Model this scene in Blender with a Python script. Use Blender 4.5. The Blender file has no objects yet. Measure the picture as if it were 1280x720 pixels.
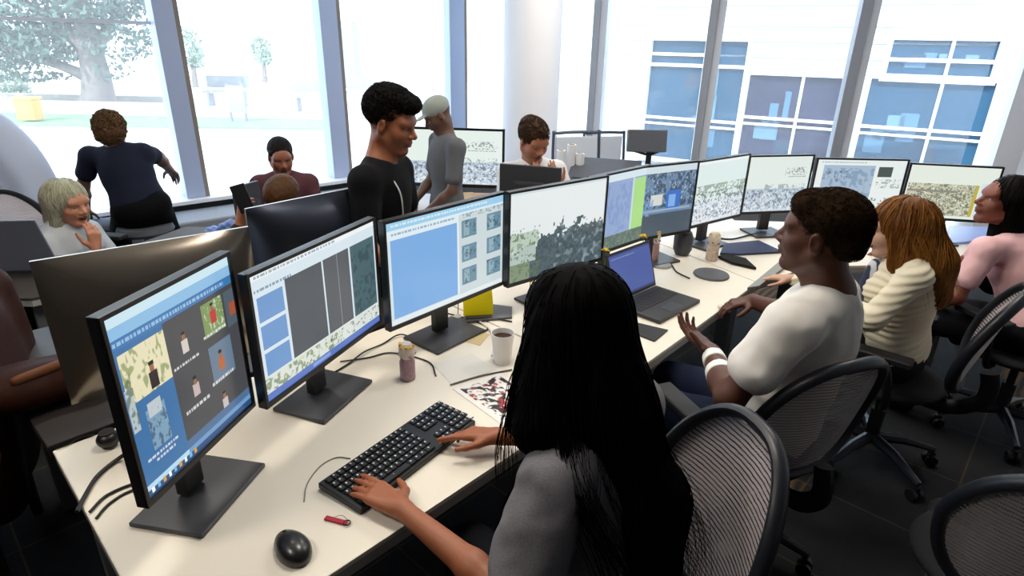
import bpy, bmesh, math, random
import numpy as np
from mathutils import Vector, Matrix
random.seed(7); rng = np.random.default_rng(7)
PI = math.pi
S = bpy.context.scene
COL = S.collection

# ---------------------------------------------------------------- camera
F_PX, NADIR, CAM_H = 750.0, (600.0, 2200.0), 1.80
_dn = np.array([NADIR[0]-640, NADIR[1]-360, F_PX]); _dn /= np.linalg.norm(_dn)
_fw = np.array([0, 0, 1.0]) - _dn*_dn[2]; _fw /= np.linalg.norm(_fw)
_rt = np.cross(_dn, _fw)
cd = bpy.data.cameras.new('camera'); cam = bpy.data.objects.new('camera', cd); COL.objects.link(cam)
cd.sensor_width = 36; cd.lens = 36*F_PX/1280; cd.clip_start = 0.05; cd.clip_end = 300
cx = (_rt[0], _fw[0], -_dn[0]); cy = (-_rt[1], -_fw[1], _dn[1]); cz = (-_rt[2], -_fw[2], _dn[2])
cam.matrix_world = Matrix(((cx[0], cy[0], cz[0], 0), (cx[1], cy[1], cz[1], 0), (cx[2], cy[2], cz[2], CAM_H), (0, 0, 0, 1)))
S.camera = cam

def ray(x, y):
    r = np.array([x-640, y-360, F_PX]); return np.array([r@_rt, r@_fw, -(r@_dn)])
def G(x, y, z):            # world point seen at (x, y) at height z
    r = ray(x, y); return r*(z-CAM_H)/r[2]+np.array([0, 0, CAM_H])
def W(x, y, D):            # world point seen at (x, y) at distance D
    r = ray(x, y); return r/r[1]*D+np.array([0, 0, CAM_H])

# ---------------------------------------------------------------- light and exposure
S.view_settings.view_transform = 'Standard'; S.view_settings.look = 'None'
S.view_settings.exposure = 0.0; S.view_settings.gamma = 1.0; S.view_settings.use_curve_mapping = False
try: S.cycles.use_denoising = True
except Exception: pass
wd = bpy.data.worlds.new('sky'); S.world = wd; wd.use_nodes = True
bgn = wd.node_tree.nodes['Background']; bgn.inputs[0].default_value = (0.80, 0.90, 1.0, 1); bgn.inputs[1].default_value = 4.2
sd = bpy.data.lights.new('sun', 'SUN'); sd.energy = 5.0; sd.angle = 0.01; sd.color = (1, .96, .9)
sun = bpy.data.objects.new('sun', sd); COL.objects.link(sun); sun.rotation_euler = (math.radians(50), 0, math.radians(-25))
LAMPS = [(-1.9, 0.3), (0.0, 1.9), (1.9, 3.2), (-1.6, 2.6), (0.6, 4.4)]
LAMP_W = 29.0; LAMP_C = (1.0, .93, .82)

# ---------------------------------------------------------------- helpers
def lin(c):
    if isinstance(c, str):
        c = c.lstrip('#'); c = [int(c[i:i+2], 16)/255 for i in (0, 2, 4)]
    return tuple(((v/12.92) if v <= .04045 else ((v+.055)/1.055)**2.4) for v in c)
_M = {}
def mat(name, col, rough=.5, metal=0., var=0., vscale=20., bump=0., bscale=200., emit=0, spec=None, coat=0, sss=0):
    if name in _M: return _M[name]
    m = bpy.data.materials.new(name); m.use_nodes = True; nt = m.node_tree; b = nt.nodes['Principled BSDF']
    c = lin(col); b.inputs['Base Color'].default_value = (*c, 1); b.inputs['Roughness'].default_value = rough; b.inputs['Metallic'].default_value = metal
    if spec is not None: b.inputs['Specular IOR Level'].default_value = spec
    if coat: b.inputs['Coat Weight'].default_value = coat
    if sss:
        b.inputs['Subsurface Weight'].default_value = sss; b.inputs['Subsurface Radius'].default_value = (.01, .004, .002); b.inputs['Subsurface Scale'].default_value = 1
    if emit: b.inputs['Emission Color'].default_value = (*c, 1); b.inputs['Emission Strength'].default_value = emit
    tc = nt.nodes.new('ShaderNodeTexCoord')
    if var:
        n = nt.nodes.new('ShaderNodeTexNoise'); n.inputs['Scale'].default_value = vscale; n.inputs['Detail'].default_value = 4
        nt.links.new(tc.outputs['Object'], n.inputs['Vector'])
        r = nt.nodes.new('ShaderNodeMix'); r.data_type = 'RGBA'
        r.inputs[6].default_value = (*[v*(1-var) for v in c], 1); r.inputs[7].default_value = (*[min(1, v*(1+var)) for v in c], 1)
        nt.links.new(n.outputs[0], r.inputs[0]); nt.links.new(r.outputs[2], b.inputs['Base Color'])
    if bump:
        n = nt.nodes.new('ShaderNodeTexNoise'); n.inputs['Scale'].default_value = bscale; n.inputs['Detail'].default_value = 3
        nt.links.new(tc.outputs['Object'], n.inputs['Vector'])
        bb = nt.nodes.new('ShaderNodeBump'); bb.inputs['Strength'].default_value = bump; bb.inputs['Distance'].default_value = .002
        nt.links.new(n.outputs[0], bb.inputs['Height']); nt.links.new(bb.outputs[0], b.inputs['Normal'])
    _M[name] = m; return m
def glassmat(name, tint=(1, 1, 1), refl=.06, haze_veil=0):
    if name in _M: return _M[name]
    m = bpy.data.materials.new(name); m.use_nodes = True; nt = m.node_tree; nt.nodes.clear()
    o = nt.nodes.new('ShaderNodeOutputMaterial'); t = nt.nodes.new('ShaderNodeBsdfTransparent'); g = nt.nodes.new('ShaderNodeBsdfGlossy')
    t.inputs[0].default_value = (*tint, 1); g.inputs['Roughness'].default_value = .02; mx = nt.nodes.new('ShaderNodeMixShader'); mx.inputs[0].default_value = refl
    nt.links.new(t.outputs[0], mx.inputs[1]); nt.links.new(g.outputs[0], mx.inputs[2]); nt.links.new(mx.outputs[0], o.inputs[0])
    if haze_veil:       # white translucent share mixed into the pane to imitate washed-out haze outside
        d = nt.nodes.new('ShaderNodeBsdfTranslucent'); d.inputs[0].default_value = (.95, .97, 1, 1); m2 = nt.nodes.new('ShaderNodeMixShader'); m2.inputs[0].default_value = haze_veil
        nt.links.new(mx.outputs[0], m2.inputs[1]); nt.links.new(d.outputs[0], m2.inputs[2]); nt.links.new(m2.outputs[0], o.inputs[0])
    _M[name] = m; return m

def tag(o, label, cat, group=None, kind=None):
    o['label'] = label; o['category'] = cat
    if group: o['group'] = group
    if kind: o['kind'] = kind
    return o
def empty(name, label, cat, loc=(0, 0, 0), rz=0, group=None):
    o = bpy.data.objects.new(name, None); COL.objects.link(o); o.location = tuple(float(v) for v in loc); o.rotation_euler = (0, 0, rz); o.empty_display_size = .05
    return tag(o, label, cat, group)
def link(name, me, m, parent=None, smooth=False):
    o = bpy.data.objects.new(name, me); COL.objects.link(o)
    if parent is not None: o.parent = parent
    if m is not None and not me.materials: me.materials.append(m)
    if smooth: me.shade_smooth()
    return o
def copy_tree(o, parent=None):
    c = o.copy(); COL.objects.link(c)
    if parent is not None: c.parent = parent
    for ch in list(o.children): copy_tree(ch, c)
    return c
class MB:
    """collects shapes in one bmesh"""
    def __init__(s): s.bm = bmesh.new()
    def box(s, c, size, rot=None, bev=0, seg=2):
        r = bmesh.ops.create_cube(s.bm, size=1); vs = r['verts']
        for v in vs: v.co = Vector((v.co.x*size[0], v.co.y*size[1], v.co.z*size[2]))
        if bev:
            es = list({e for v in vs for e in v.link_edges})
            g = bmesh.ops.bevel(s.bm, geom=es, offset=bev, segments=seg, affect='EDGES', profile=.7)
            vs = list({v for f in g['faces'] for v in f.verts} | {v for v in vs if v.is_valid})
        M = Matrix.Translation(Vector([float(x) for x in c])) @ (rot.to_4x4() if rot is not None else Matrix.Identity(4))
        for v in vs: v.co = M @ v.co
        return s
    def tube(s, pts, r, n=10, closed=False, flat=None, caps=True):
        pts = [Vector([float(q) for q in p]) for p in pts]; N = len(pts)
        rs = r if hasattr(r, '__len__') else [r]*N
        rings = []; prev = None
        for i, p in enumerate(pts):
            if closed: t = pts[(i+1) % N]-pts[i-1]
            else: t = pts[min(i+1, N-1)]-pts[max(i-1, 0)]
            if t.length < 1e-9: t = Vector((0, 0, 1))
            t.normalize()
            if prev is None:
                a = Vector((0, 0, 1)) if abs(t.z) < .9 else Vector((1, 0, 0)); u = t.cross(a).normalized()
            else:
                u = (prev-t*prev.dot(t));
                u = u.normalized() if u.length > 1e-6 else t.orthogonal().normalized()
            prev = u; w = t.cross(u); fl = flat or 1
            rings.append([s.bm.verts.new(p+(u*math.cos(2*PI*k/n)+w*math.sin(2*PI*k/n)*fl)*rs[i]) for k in range(n)])
        for i in range(N if closed else N-1):
            A, B = rings[i], rings[(i+1) % N]
            for k in range(n): s.bm.faces.new((A[k], A[(k+1) % n], B[(k+1) % n], B[k]))
        if not closed and caps:
            s.bm.faces.new(rings[0][::-1]); s.bm.faces.new(rings[-1])
        return s
    def lathe(s, prof, c=(0, 0, 0), n=24, rot=None):
        M = Matrix.Translation(Vector([float(x) for x in c])) @ (rot.to_4x4() if rot is not None else Matrix.Identity(4))
        rings = [[s.bm.verts.new(M @ Vector((r*math.cos(2*PI*k/n), r*math.sin(2*PI*k/n), z))) for k in range(n)] for r, z in prof]
        for A, B in zip(rings, rings[1:]):
            for k in range(n): s.bm.faces.new((A[k], A[(k+1) % n], B[(k+1) % n], B[k]))
        s.bm.faces.new(rings[0][::-1]); s.bm.faces.new(rings[-1]); return s
    def prism(s, poly, z0, z1, bev=0):
        lo = [s.bm.verts.new((float(x), float(y), z0)) for x, y in poly]; hi = [s.bm.verts.new((float(x), float(y), z1)) for x, y in poly]
        n = len(poly); s.bm.faces.new(lo[::-1]); t = s.bm.faces.new(hi)
        for i in range(n): s.bm.faces.new((lo[i], lo[(i+1) % n], hi[(i+1) % n], hi[i]))
        if bev: bmesh.ops.bevel(s.bm, geom=list(t.edges), offset=bev, segments=2, affect='EDGES')
        return s
    def quad(s, a, b, c, d):
        s.bm.faces.new([s.bm.verts.new(Vector([float(q) for q in p])) for p in (a, b, c, d)]); return s
    def build(s, name, m, parent=None, smooth=False):
        bmesh.ops.recalc_face_normals(s.bm, faces=s.bm.faces[:])
        me = bpy.data.meshes.new(name); s.bm.to_mesh(me); s.bm.free()
        o = link(name, me, m, parent)
        if smooth:
            me.shade_smooth()
            try: me.set_sharp_from_angle(angle=math.radians(40))
            except Exception: pass
        return o
def rotz(a): return Matrix.Rotation(a, 3, 'Z')
def rotx(a): return Matrix.Rotation(a, 3, 'X')
def roty(a): return Matrix.Rotation(a, 3, 'Y')
def spline(pts, n=8):
    P = [np.array(p, float) for p in pts]; P = [2*P[0]-P[1]]+P+[2*P[-1]-P[-2]]; out = []
    for i in range(1, len(P)-2):
        for k in range(n):
            t = k/n; a, b, c, d = P[i-1:i+3]
            out.append(.5*((2*b)+(c-a)*t+(2*a-5*b+4*c-d)*t*t+(3*b-a-3*c+d)*t**3))
    out.append(P[-2]); return out

# ---------------------------------------------------------------- signed distance modelling (organic shapes)
def nrm(v): v = np.array(v, float); return v/np.linalg.norm(v)
class SDF:
    def __init__(s): s.p = []
    def cap(s, a, b, r1, r2=None, k=.015, sub=False, sq=None):
        s.p.append(('c', np.array(a, float), np.array(b, float), r1, r1 if r2 is None else r2, k, sub, sq)); return s
    def ell(s, c, r, M=None, k=.015, sub=False):
        s.p.append(('e', np.array(c, float), np.array(r, float), np.eye(3) if M is None else np.array(M, float), 0, k, sub, None)); return s
    def plane(s, c, n):     # keeps the side the normal points away from
        s.p.append(('p', np.array(c, float), nrm(n), 0, 0, 0, True, None)); return s
    @staticmethod
    def one(q, P):
        if q[0] == 'c':
            a, b, r1, r2, sq = q[1], q[2], q[3], q[4], q[7]
            f = 1
            if sq is not None:
                n, sc = sq; P = P+((P-a)@n)[:, None]*n*(sc-1); b = b+((b-a)@n)*n*(sc-1); f = sc**.5
            ab = b-a; L = ab@ab+1e-12; t = np.clip((P-a)@ab/L, 0, 1)
            return (np.sqrt((((P-a)-t[:, None]*ab)**2).sum(1))-(r1+(r2-r1)*t))/f
        if q[0] == 'e':
            l = (P-q[1])@q[3]; k0 = np.sqrt(((l/q[2])**2).sum(1)); k1 = np.sqrt(((l/q[2]**2)**2).sum(1))+1e-9
            return np.where(k0 < 1e-3, -q[2].min(), k0*(k0-1)/k1)
        if q[0] == 'p': return (P-q[1])@q[2]
    def bounds(s):
        lo = np.full(3, 1e9); hi = -lo
        for q in s.p:
            if q[6]: continue
            if q[0] == 'c':
                for a, r in ((q[1], q[3]), (q[2], q[4])): lo = np.minimum(lo, a-r); hi = np.maximum(hi, a+r)
            else:
                e = np.sqrt(((q[3]*q[2])**2).sum(1)); lo = np.minimum(lo, q[1]-e); hi = np.maximum(hi, q[1]+e)
        return lo-.03, hi+.03
    def mesh(s, h=.006, noise=None, amp=0):
        lo, hi = s.bounds(); B = 12
        nb = np.ceil((hi-lo)/(h*B)).astype(int)
        D = np.full(tuple(nb*B+1), .5, np.float32)
        R = h*B*math.sqrt(3)/2
        ii = np.stack(np.meshgrid(*[np.arange(n) for n in nb], indexing='ij'), -1).reshape(-1, 3)
        cen = lo+(ii+.5)*B*h
        ds = []
        for q in s.p: ds.append(SDF.one(q, cen))
        ds = np.array(ds); pos = np.array([not q[6] for q in s.p])
        act = np.nonzero(ds[pos].min(0) < R*1.3+.02)[0]
        g = np.stack(np.meshgrid(*[np.arange(B+1)]*3, indexing='ij'), -1).reshape(-1, 3)*h
        for b in act:
            P = lo+ii[b]*B*h+g; d = np.full(len(P), .5)
            for j, q in enumerate(s.p):
                if q[0] != 'p' and ds[j, b] > R*1.3+.06: continue
                e = SDF.one(q, P); k = q[5]
                if q[0] == 'p': d = np.maximum(d, e)
                elif not q[6]:
                    hh = np.maximum(k-np.abs(d-e), 0)/max(k, 1e-6); d = np.minimum(d, e)-hh*hh*k*.25
                else:
                    e = -e; hh = np.maximum(k-np.abs(d-e), 0)/max(k, 1e-6); d = np.maximum(d, e)+hh*hh*k*.25
            if noise is not None: d = d+noise(P)*amp
            i0 = ii[b]*B
            D[i0[0]:i0[0]+B+1, i0[1]:i0[1]+B+1, i0[2]:i0[2]+B+1] = d.reshape(B+1, B+1, B+1)
        return nets(D, lo, h)
def nets(D, lo, h):
    N = D < 0; nx, ny, nz = [n-1 for n in D.shape]
    cnt = np.zeros((nx, ny, nz), np.uint8)
    offs = [(a, b, c) for a in (0, 1) for b in (0, 1) for c in (0, 1)]
    for a, b, c in offs: cnt += N[a:a+nx, b:b+ny, c:c+nz]
    I = np.argwhere((cnt > 0) & (cnt < 8)); idx = np.full((nx, ny, nz), -1, np.int32); idx[tuple(I.T)] = np.arange(len(I))
    cv = {o: D[I[:, 0]+o[0], I[:, 1]+o[1], I[:, 2]+o[2]] for o in offs}
    acc = np.zeros((len(I), 3)); n = np.zeros(len(I))
    for o in offs:
        for ax in range(3):
            if o[ax] == 0:
                p = list(o); p[ax] = 1; p = tuple(p); a, b = cv[o], cv[p]; m = (a < 0) != (b < 0)
                t = np.where(m, a/np.where(m, a-b, 1), 0); q = np.tile(np.array(o, float), (len(I), 1)); q[:, ax] += t
                acc[m] += q[m]; n[m] += 1
    V = lo+(I+acc/n[:, None])*h
    F = []
    for ax in range(3):
        u, v = (ax+1) % 3, (ax+2) % 3
        sl0 = [slice(None)]*3; sl1 = [slice(None)]*3; sl0[ax] = slice(0, -1); sl1[ax] = slice(1, None)
        A, Bq = N[tuple(sl0)], N[tuple(sl1)]
        E = np.argwhere(A != Bq); ok = (E[:, u] > 0) & (E[:, v] > 0)
        lim = (nx, ny, nz); ok &= (E[:, u] < lim[u]) & (E[:, v] < lim[v]) & (E[:, ax] < lim[ax]); E = E[ok]
        fl = A[tuple(E.T)]
        q = []
        for du, dv in ((1, 1), (0, 1), (0, 0), (1, 0)):
            e = E.copy(); e[:, u] -= du; e[:, v] -= dv; q.append(idx[tuple(e.T)])
        q = np.stack(q, 1); q[~fl] = q[~fl][:, ::-1]; F.append(q)
    F = np.concatenate(F); F = F[(F >= 0).all(1)]
    return V, F
def np_mesh(name, V, F, mats, parent=None, smooth=True, mi=None):
    me = bpy.data.meshes.new(name); me.vertices.add(len(V)); me.vertices.foreach_set('co', np.asarray(V, np.float32).ravel())
    k = F.shape[1]; me.loops.add(F.size); me.loops.foreach_set('vertex_index', F.astype(np.int32).ravel())
    me.polygons.add(len(F)); me.polygons.foreach_set('loop_start', np.arange(0, F.size, k, dtype=np.int32))
    for m in (mats if isinstance(mats, (list, tuple)) else [mats]): me.materials.append(m)
    if mi is not None: me.polygons.foreach_set('material_index', mi.astype(np.int32))
    me.update(calc_edges=True); me.validate()
    o = bpy.data.objects.new(name, me); COL.objects.link(o)
    if parent is not None: o.parent = parent
    if smooth: me.shade_smooth()
    return o
def sdf_obj(name, s, m, parent=None, h=.006, noise=None, amp=0, origin=None, mifn=None):
    V, F = s.mesh(h, noise, amp)
    # light Laplacian relaxation for a smooth skin
    mi = mifn(V[F].mean(1)) if mifn else None
    if origin is not None: V = V-np.array(origin)
    return np_mesh(name, V, F, m, parent, True, mi)
def strands(name, lines, r, m, parent=None, origin=(0, 0, 0), n=3):
    V = []; F = []; base = 0; an = np.arange(n)*2*PI/n
    for ln in lines:
        P = np.array(ln)-np.array(origin); T = np.gradient(P, axis=0); T /= np.linalg.norm(T, axis=1)[:, None]+1e-9
        U = np.cross(T, np.array([.3, .5, .81])); U /= np.linalg.norm(U, axis=1)[:, None]+1e-9; Wv = np.cross(T, U)
        L = len(P); taper = r*np.clip(np.minimum(np.ones(L), 1.3-1.2*np.linspace(0, 1, L)), .12, 1)
        ring = P[:, None]+taper[:, None, None]*(U[:, None]*np.cos(an)[None, :, None]+Wv[:, None]*np.sin(an)[None, :, None])
        V.append(ring.reshape(-1, 3)); i = base+(np.arange(L-1)*n)[:, None]+np.arange(n)[None]; j = base+(np.arange(L-1)*n)[:, None]+((np.arange(n)+1) % n)[None]
        F.append(np.stack([i, j, j+n, i+n], -1).reshape(-1, 4)); base += L*n
    return np_mesh(name, np.concatenate(V), np.concatenate(F), m, parent)
def wavy(fr, ph=0):
    def f(P):
        return (np.sin(P[:, 0]*fr+np.sin(P[:, 2]*fr*.7+ph)*1.5)+np.sin(P[:, 1]*fr*1.1+1+np.sin(P[:, 0]*fr*.8)*1.3)+np.sin(P[:, 2]*fr*.9+2+np.sin(P[:, 1]*fr)*1.2))/3
    return f

from mathutils.kdtree import KDTree
def flow_hair(name, obj, n, steps, step, r, m, down=(0, 0, -1), jit=.25, lift=.002, curl=0, zmin=None, seed=1):
    """strands that run over the surface of a hair mass"""
    me = obj.data; nv = len(me.vertices); co = np.empty(nv*3, np.float32); me.vertices.foreach_get('co', co); co = co.reshape(-1, 3).astype(float)
    no = np.empty(nv*3, np.float32); me.vertex_normals.foreach_get('vector', no); no = no.reshape(-1, 3).astype(float)
    kd = KDTree(nv)
    for i, v in enumerate(co): kd.insert(v, i)
    kd.balance(); rg = np.random.default_rng(seed); L = []; dn = np.array(down, float)
    cand = np.arange(nv) if zmin is None else np.nonzero(co[:, 2] > zmin)[0]
    for s0 in rg.choice(cand, n):
        p = co[s0].copy(); nn = no[s0]; pts = [p+nn*lift*.2]; dr = dn+rg.normal(size=3)*jit
        if curl: dr = rg.normal(size=3)
        for k in range(steps):
            t = dr-nn*(dr@nn); L_ = np.linalg.norm(t)
            if L_ < 1e-3: break
            p = p+t/L_*step; _, i, _ = kd.find(p); nn = no[i]; p = p-nn*((p-co[i])@nn)
            if curl: dr = rotv_(dr, nn, curl); pts.append(p+nn*lift*(.3+abs(math.sin(k*1.3+s0))))
            else: pts.append(p+nn*lift)
        if len(pts) > 3: L.append(np.array(pts))
    return strands(name, L, r, m, obj)
def rotv_(v, ax, a):
    ax = nrm(ax); return v*math.cos(a)+np.cross(ax, v)*math.sin(a)+ax*(ax@v)*(1-math.cos(a))
# ================================================================ room shell
def struct(o): o['kind'] = 'structure'; return o
L1a, L1d = np.array([-3.44, 4.72]), nrm([.746, .666]); CR = L1a+L1d*4.05       # corner of the two glass lines
L2d = nrm([.95, -.30]); L1s = L1a-L1d*1.5; L2e = CR+L2d*5.0
def on_line(px, o, d):      # plan point of the vertical plane through o along d, seen in pixel column (x at y)
    r = ray(*px)[:2]; n = np.array([-d[1], d[0]]); t = (o@n)/(r@n); return r*t
# carpet
m = mat('carpet', '#1b1d22', .95); nt = m.node_tree; bs = nt.nodes['Principled BSDF']
tc = nt.nodes.new('ShaderNodeTexCoord'); mp = nt.nodes.new('ShaderNodeMapping'); mp.inputs['Rotation'].default_value = (0, 0, .75)
bk = nt.nodes.new('ShaderNodeTexBrick'); bk.offset = .0; bk.inputs['Scale'].default_value = 1; bk.inputs['Brick Width'].default_value = .5; bk.inputs['Row Height'].default_value = .5
bk.inputs['Color1'].default_value = (*lin('#0f1114'), 1); bk.inputs['Color2'].default_value = (*lin('#16181c'), 1); bk.inputs['Mortar'].default_value = (*lin('#443626'), 1); bk.inputs['Mortar Size'].default_value = .004
vo = nt.nodes.new('ShaderNodeTexWhiteNoise'); sn = nt.nodes.new('ShaderNodeVectorMath'); sn.operation = 'SNAP'; sn.inputs[1].default_value = (.5, .5, 5)
wv = nt.nodes.new('ShaderNodeTexWave'); wv.inputs['Scale'].default_value = 6; wv.inputs['Distortion'].default_value = 3
nz = nt.nodes.new('ShaderNodeTexNoise'); nz.inputs['Scale'].default_value = 160
nt.links.new(tc.outputs['Object'], mp.inputs[0])
for q in (bk, sn, wv): nt.links.new(mp.outputs[0], q.inputs[0])
nt.links.new(sn.outputs[0], vo.inputs['Vector'])
gt = nt.nodes.new('ShaderNodeMath'); gt.operation = 'GREATER_THAN'; gt.inputs[1].default_value = .84; nt.links.new(vo.outputs['Value'], gt.inputs[0])
ml = nt.nodes.new('ShaderNodeMath'); ml.operation = 'MULTIPLY'; nt.links.new(gt.outputs[0], ml.inputs[0]); nt.links.new(wv.outputs[0], ml.inputs[1])
mx = nt.nodes.new('ShaderNodeMix'); mx.data_type = 'RGBA'; nt.links.new(ml.outputs[0], mx.inputs[0]); nt.links.new(bk.outputs[0], mx.inputs[6]); mx.inputs[7].default_value = (*lin('#5c4224'), 1)
nt.links.new(mx.outputs[2], bs.inputs['Base Color'])
bp = nt.nodes.new('ShaderNodeBump'); bp.inputs['Strength'].default_value = .5; bp.inputs['Distance'].default_value = .004
nt.links.new(tc.outputs['Object'], nz.inputs['Vector']); nt.links.new(nz.outputs[0], bp.inputs['Height']); nt.links.new(bp.outputs[0], bs.inputs['Normal'])
rightx = L2e[0]+.25
floorpoly = [(L1s[0]-.1, -2.5), (rightx, -2.5), (rightx, L2e[1]+.1), tuple(CR+(0, .15)), tuple(L1s+(-.1, .12))]
struct(MB().prism(floorpoly, -.06, 0).build('floor', m))
WALL = mat('wall_paint', '#efeff4', .8, var=.02)
ceil = struct(MB().prism(floorpoly, 3.2, 3.3).build('ceiling', mat('ceiling_tile', '#cfcfcd', .9, var=.03)))
lx = L1s[0]-.1
struct(MB().box((lx-.06, (L1s[1]-2.5)/2, 1.6), (.12, L1s[1]+2.5, 3.2)).build('wall_left', mat('wall_dark', '#4a4644', .85)))
struct(MB().box((rightx+.06, (L2e[1]-2.4)/2, 1.6), (.12, L2e[1]+2.6, 3.2)).build('wall_right', WALL))
struct(MB().box(((lx+rightx)/2, -2.56, 1.6), (rightx-lx, .12, 3.2)).build('wall_back', mat('wall_dark', '#4a4644')))
def wseg(a, b, z0, z1, th, off=0):
    a, b = np.array(a), np.array(b); d = nrm(b-a); n = np.array([-d[1], d[0]]); c = (a+b)/2+n*off
    return MB().box((*c, (z0+z1)/2), (np.linalg.norm(b-a), th, z1-z0), rotz(math.atan2(d[1], d[0])))
SILL = .50
struct(wseg(L1s, CR, 0, SILL-.03, .16, .02).build('wall_window_left', mat('sill_wall', '#7d8086', .8)))
struct(wseg(CR, L2e, 0, SILL-.03, .16, .02).build('wall_window_right', mat('sill_wall', '#7d8086')))
sillm = mat('sill_white', '#e4e6ea', .4)
struct(wseg(L1s, CR, SILL-.03, SILL, .34, -.07).build('trim_1', sillm)); struct(wseg(CR, L2e, SILL-.03, SILL, .34, -.07).build('trim_2', sillm))
gl = glassmat('window_glass', (.93, .97, 1), .05, .06)
fr = mat('mullion_blue_grey', '#b3c0de', .4, metal=.1); fr2 = mat('mullion_face', '#a4a7b0', .5); frw = mat('mullion_white', '#dfe3ec', .4)
mull = [((240, 245), L1a, L1d, .15, .20), ((412, 120), L1a, L1d, .17, .16), ((566, 100), L1a, L1d, .20, .12), ((745, 100), CR, L2d, .07, .26), ((882, 100), CR, L2d, .08, .24), ((1060, 100), CR, L2d, .09, .22)]
pts = [L1s]
for i, (px, o, d, w, dep) in enumerate(mull):
    c = on_line(px, o, d); pts.append(c); n = np.array([-d[1], d[0]]); a = math.atan2(d[1], d[0])
    t = MB().box((*(c-n*dep*.3), (SILL+3.2)/2), (w, dep, 3.2-SILL), rotz(a), .006).build(f'trim_{i+3}', fr if i < 3 else fr2); struct(t)
    side = MB()
    if i >= 3: side.box((*(c-n*dep*.28+d*(w/2+.035)), (SILL+3.2)/2), (.07, dep*.8, 3.2-SILL), rotz(a)).build('cover_strip', frw, t)
    else: side.box((*(c-n*dep*.28+d*(w/2+.018)), (SILL+3.2)/2), (.036, dep*.95, 3.2-SILL), rotz(a)).build('cover_strip', mat('bronze_strip', '#8a8078', .5), t)
pts.insert(4, CR); pts.append(L2e)
for i in range(len(pts)-1):
    struct(wseg(pts[i], pts[i+1], SILL, 3.2, .012).build(f'window_{i+1}', gl))
# a thin horizontal glazing bar on the first two panes
a = pts[0]; b = pts[1]
struct(wseg(a, b, 1.88, 1.905, .03).build('trim_20', frw))
cpt = W(664, 100, 5.5)
struct(MB().lathe([(.245, 0), (.245, 3.2)], (cpt[0], cpt[1], 0), 48).build('wall_column', mat('column_paint', '#f2f3fa', .6), None, True))
cpt = on_line((1268, 120), CR, L2d)
struct(MB().box((cpt[0]+.12, cpt[1]-.1, 1.6), (.5, .45, 3.2), rotz(math.atan2(L2d[1], L2d[0]))).build('wall_pier', WALL))
# ceiling lamps
for i, (x, y) in enumerate(LAMPS):
    t = empty('ceiling_light', 'square recessed ceiling light panel above the desks', 'ceiling light', (x, y, 3.2), 0, 'ceiling light panels')
    MB().box((0, 0, -.012), (.64, .64, .024), None, .004).build('frame', mat('lamp_frame', '#d8d8d8', .5), t)
    MB().box((0, 0, -.026), (.58, .58, .006)).build('diffuser', mat('lamp_glow', '#fff1dc', .5, emit=2.2), t)
    ld = bpy.data.lights.new('lamp', 'AREA'); ld.shape = 'SQUARE'; ld.size = .56; ld.energy = LAMP_W; ld.color = LAMP_C
    lo = bpy.data.objects.new('lamp', ld); COL.objects.link(lo); lo.parent = t; lo.location = (0, 0, -.035)

# ================================================================ outside
m = mat('plaza', '#d9d8d4', .9, var=.05, vscale=.6)
struct(MB().box((0, 40, -.2), (160, 90, .1)).build('ground', m))
struct(MB().prism([(-30, 12.6), (-4.2, 14.2), (-4.5, 15.9), (-30, 15.6)], -.15, -.10).build('lawn', mat('lawn_green', '#76996f', .95, var=.3, vscale=3)))
def leafcloud(name, blobs, n, size, m, parent, seed=1):
    r = np.random.default_rng(seed); V = []; F = []
    for c, R in blobs:
        k = int(n*R[0]*R[1]*R[2]**.5/sum(q[1][0]*q[1][1]*q[1][2]**.5 for q in blobs)); d = r.normal(size=(k, 3)); d /= np.linalg.norm(d, axis=1)[:, None]
        P = np.array(c)+d*np.array(R)*(r.uniform(.35, 1, (k, 1))**.5); u = r.normal(size=(k, 3)); u /= np.linalg.norm(u, axis=1)[:, None]; v = np.cross(u, r.normal(size=(k, 3))); v /= np.linalg.norm(v, axis=1)[:, None]
        s = size*r.uniform(.6, 1.4, (k, 1)); q = np.stack([P-u*s, P+v*s*.5, P+u*s, P-v*s*.5], 1); b = len(V)*0+sum(len(x) for x in V)
        V.append(q.reshape(-1, 3)); F.append(np.arange(k*4).reshape(-1, 4)+b)
    return np_mesh(name, np.concatenate(V), np.concatenate(F), m, parent, False)
leafm = mat('oak_leaves', '#566e67', .8, var=.3, vscale=2); barkm = mat('oak_bark', '#7b7472', .9, var=.3, vscale=8, bump=.8, bscale=12)
base = G(124, 136, -.15)
oak = empty('oak_tree', 'large spreading oak tree outside the left window', 'tree', base)
def bp_(x, y, D=None): return W(x, y, (D or base[1]))-base
mb = MB(); mb.tube(spline([(0, 0, 0), bp_(122, 110), bp_(117, 80), bp_(108, 40), bp_(96, -10), bp_(80, -90)], 5), [.46-.013*i for i in range(26)], 12)
mb.build('trunk', barkm, oak, True)
for pl in ([bp_(116, 100), bp_(100, 92), bp_(70, 80), bp_(30, 70), bp_(-30, 50)], [bp_(114, 78), bp_(104, 68), bp_(80, 30), bp_(50, -30)], [bp_(116, 66, base[1]), bp_(132, 40, base[1]+.3), bp_(150, 10, base[1]+.6), bp_(175, -50, base[1]+1)], [bp_(110, 60, 17), bp_(60, 20, 18), bp_(10, -10, 19)]):
    pl = spline(pl, 5); MB().tube(pl, [.19*(1-.8*i/len(pl)) for i in range(len(pl))], 10).build('branch', barkm, oak, True)
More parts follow.
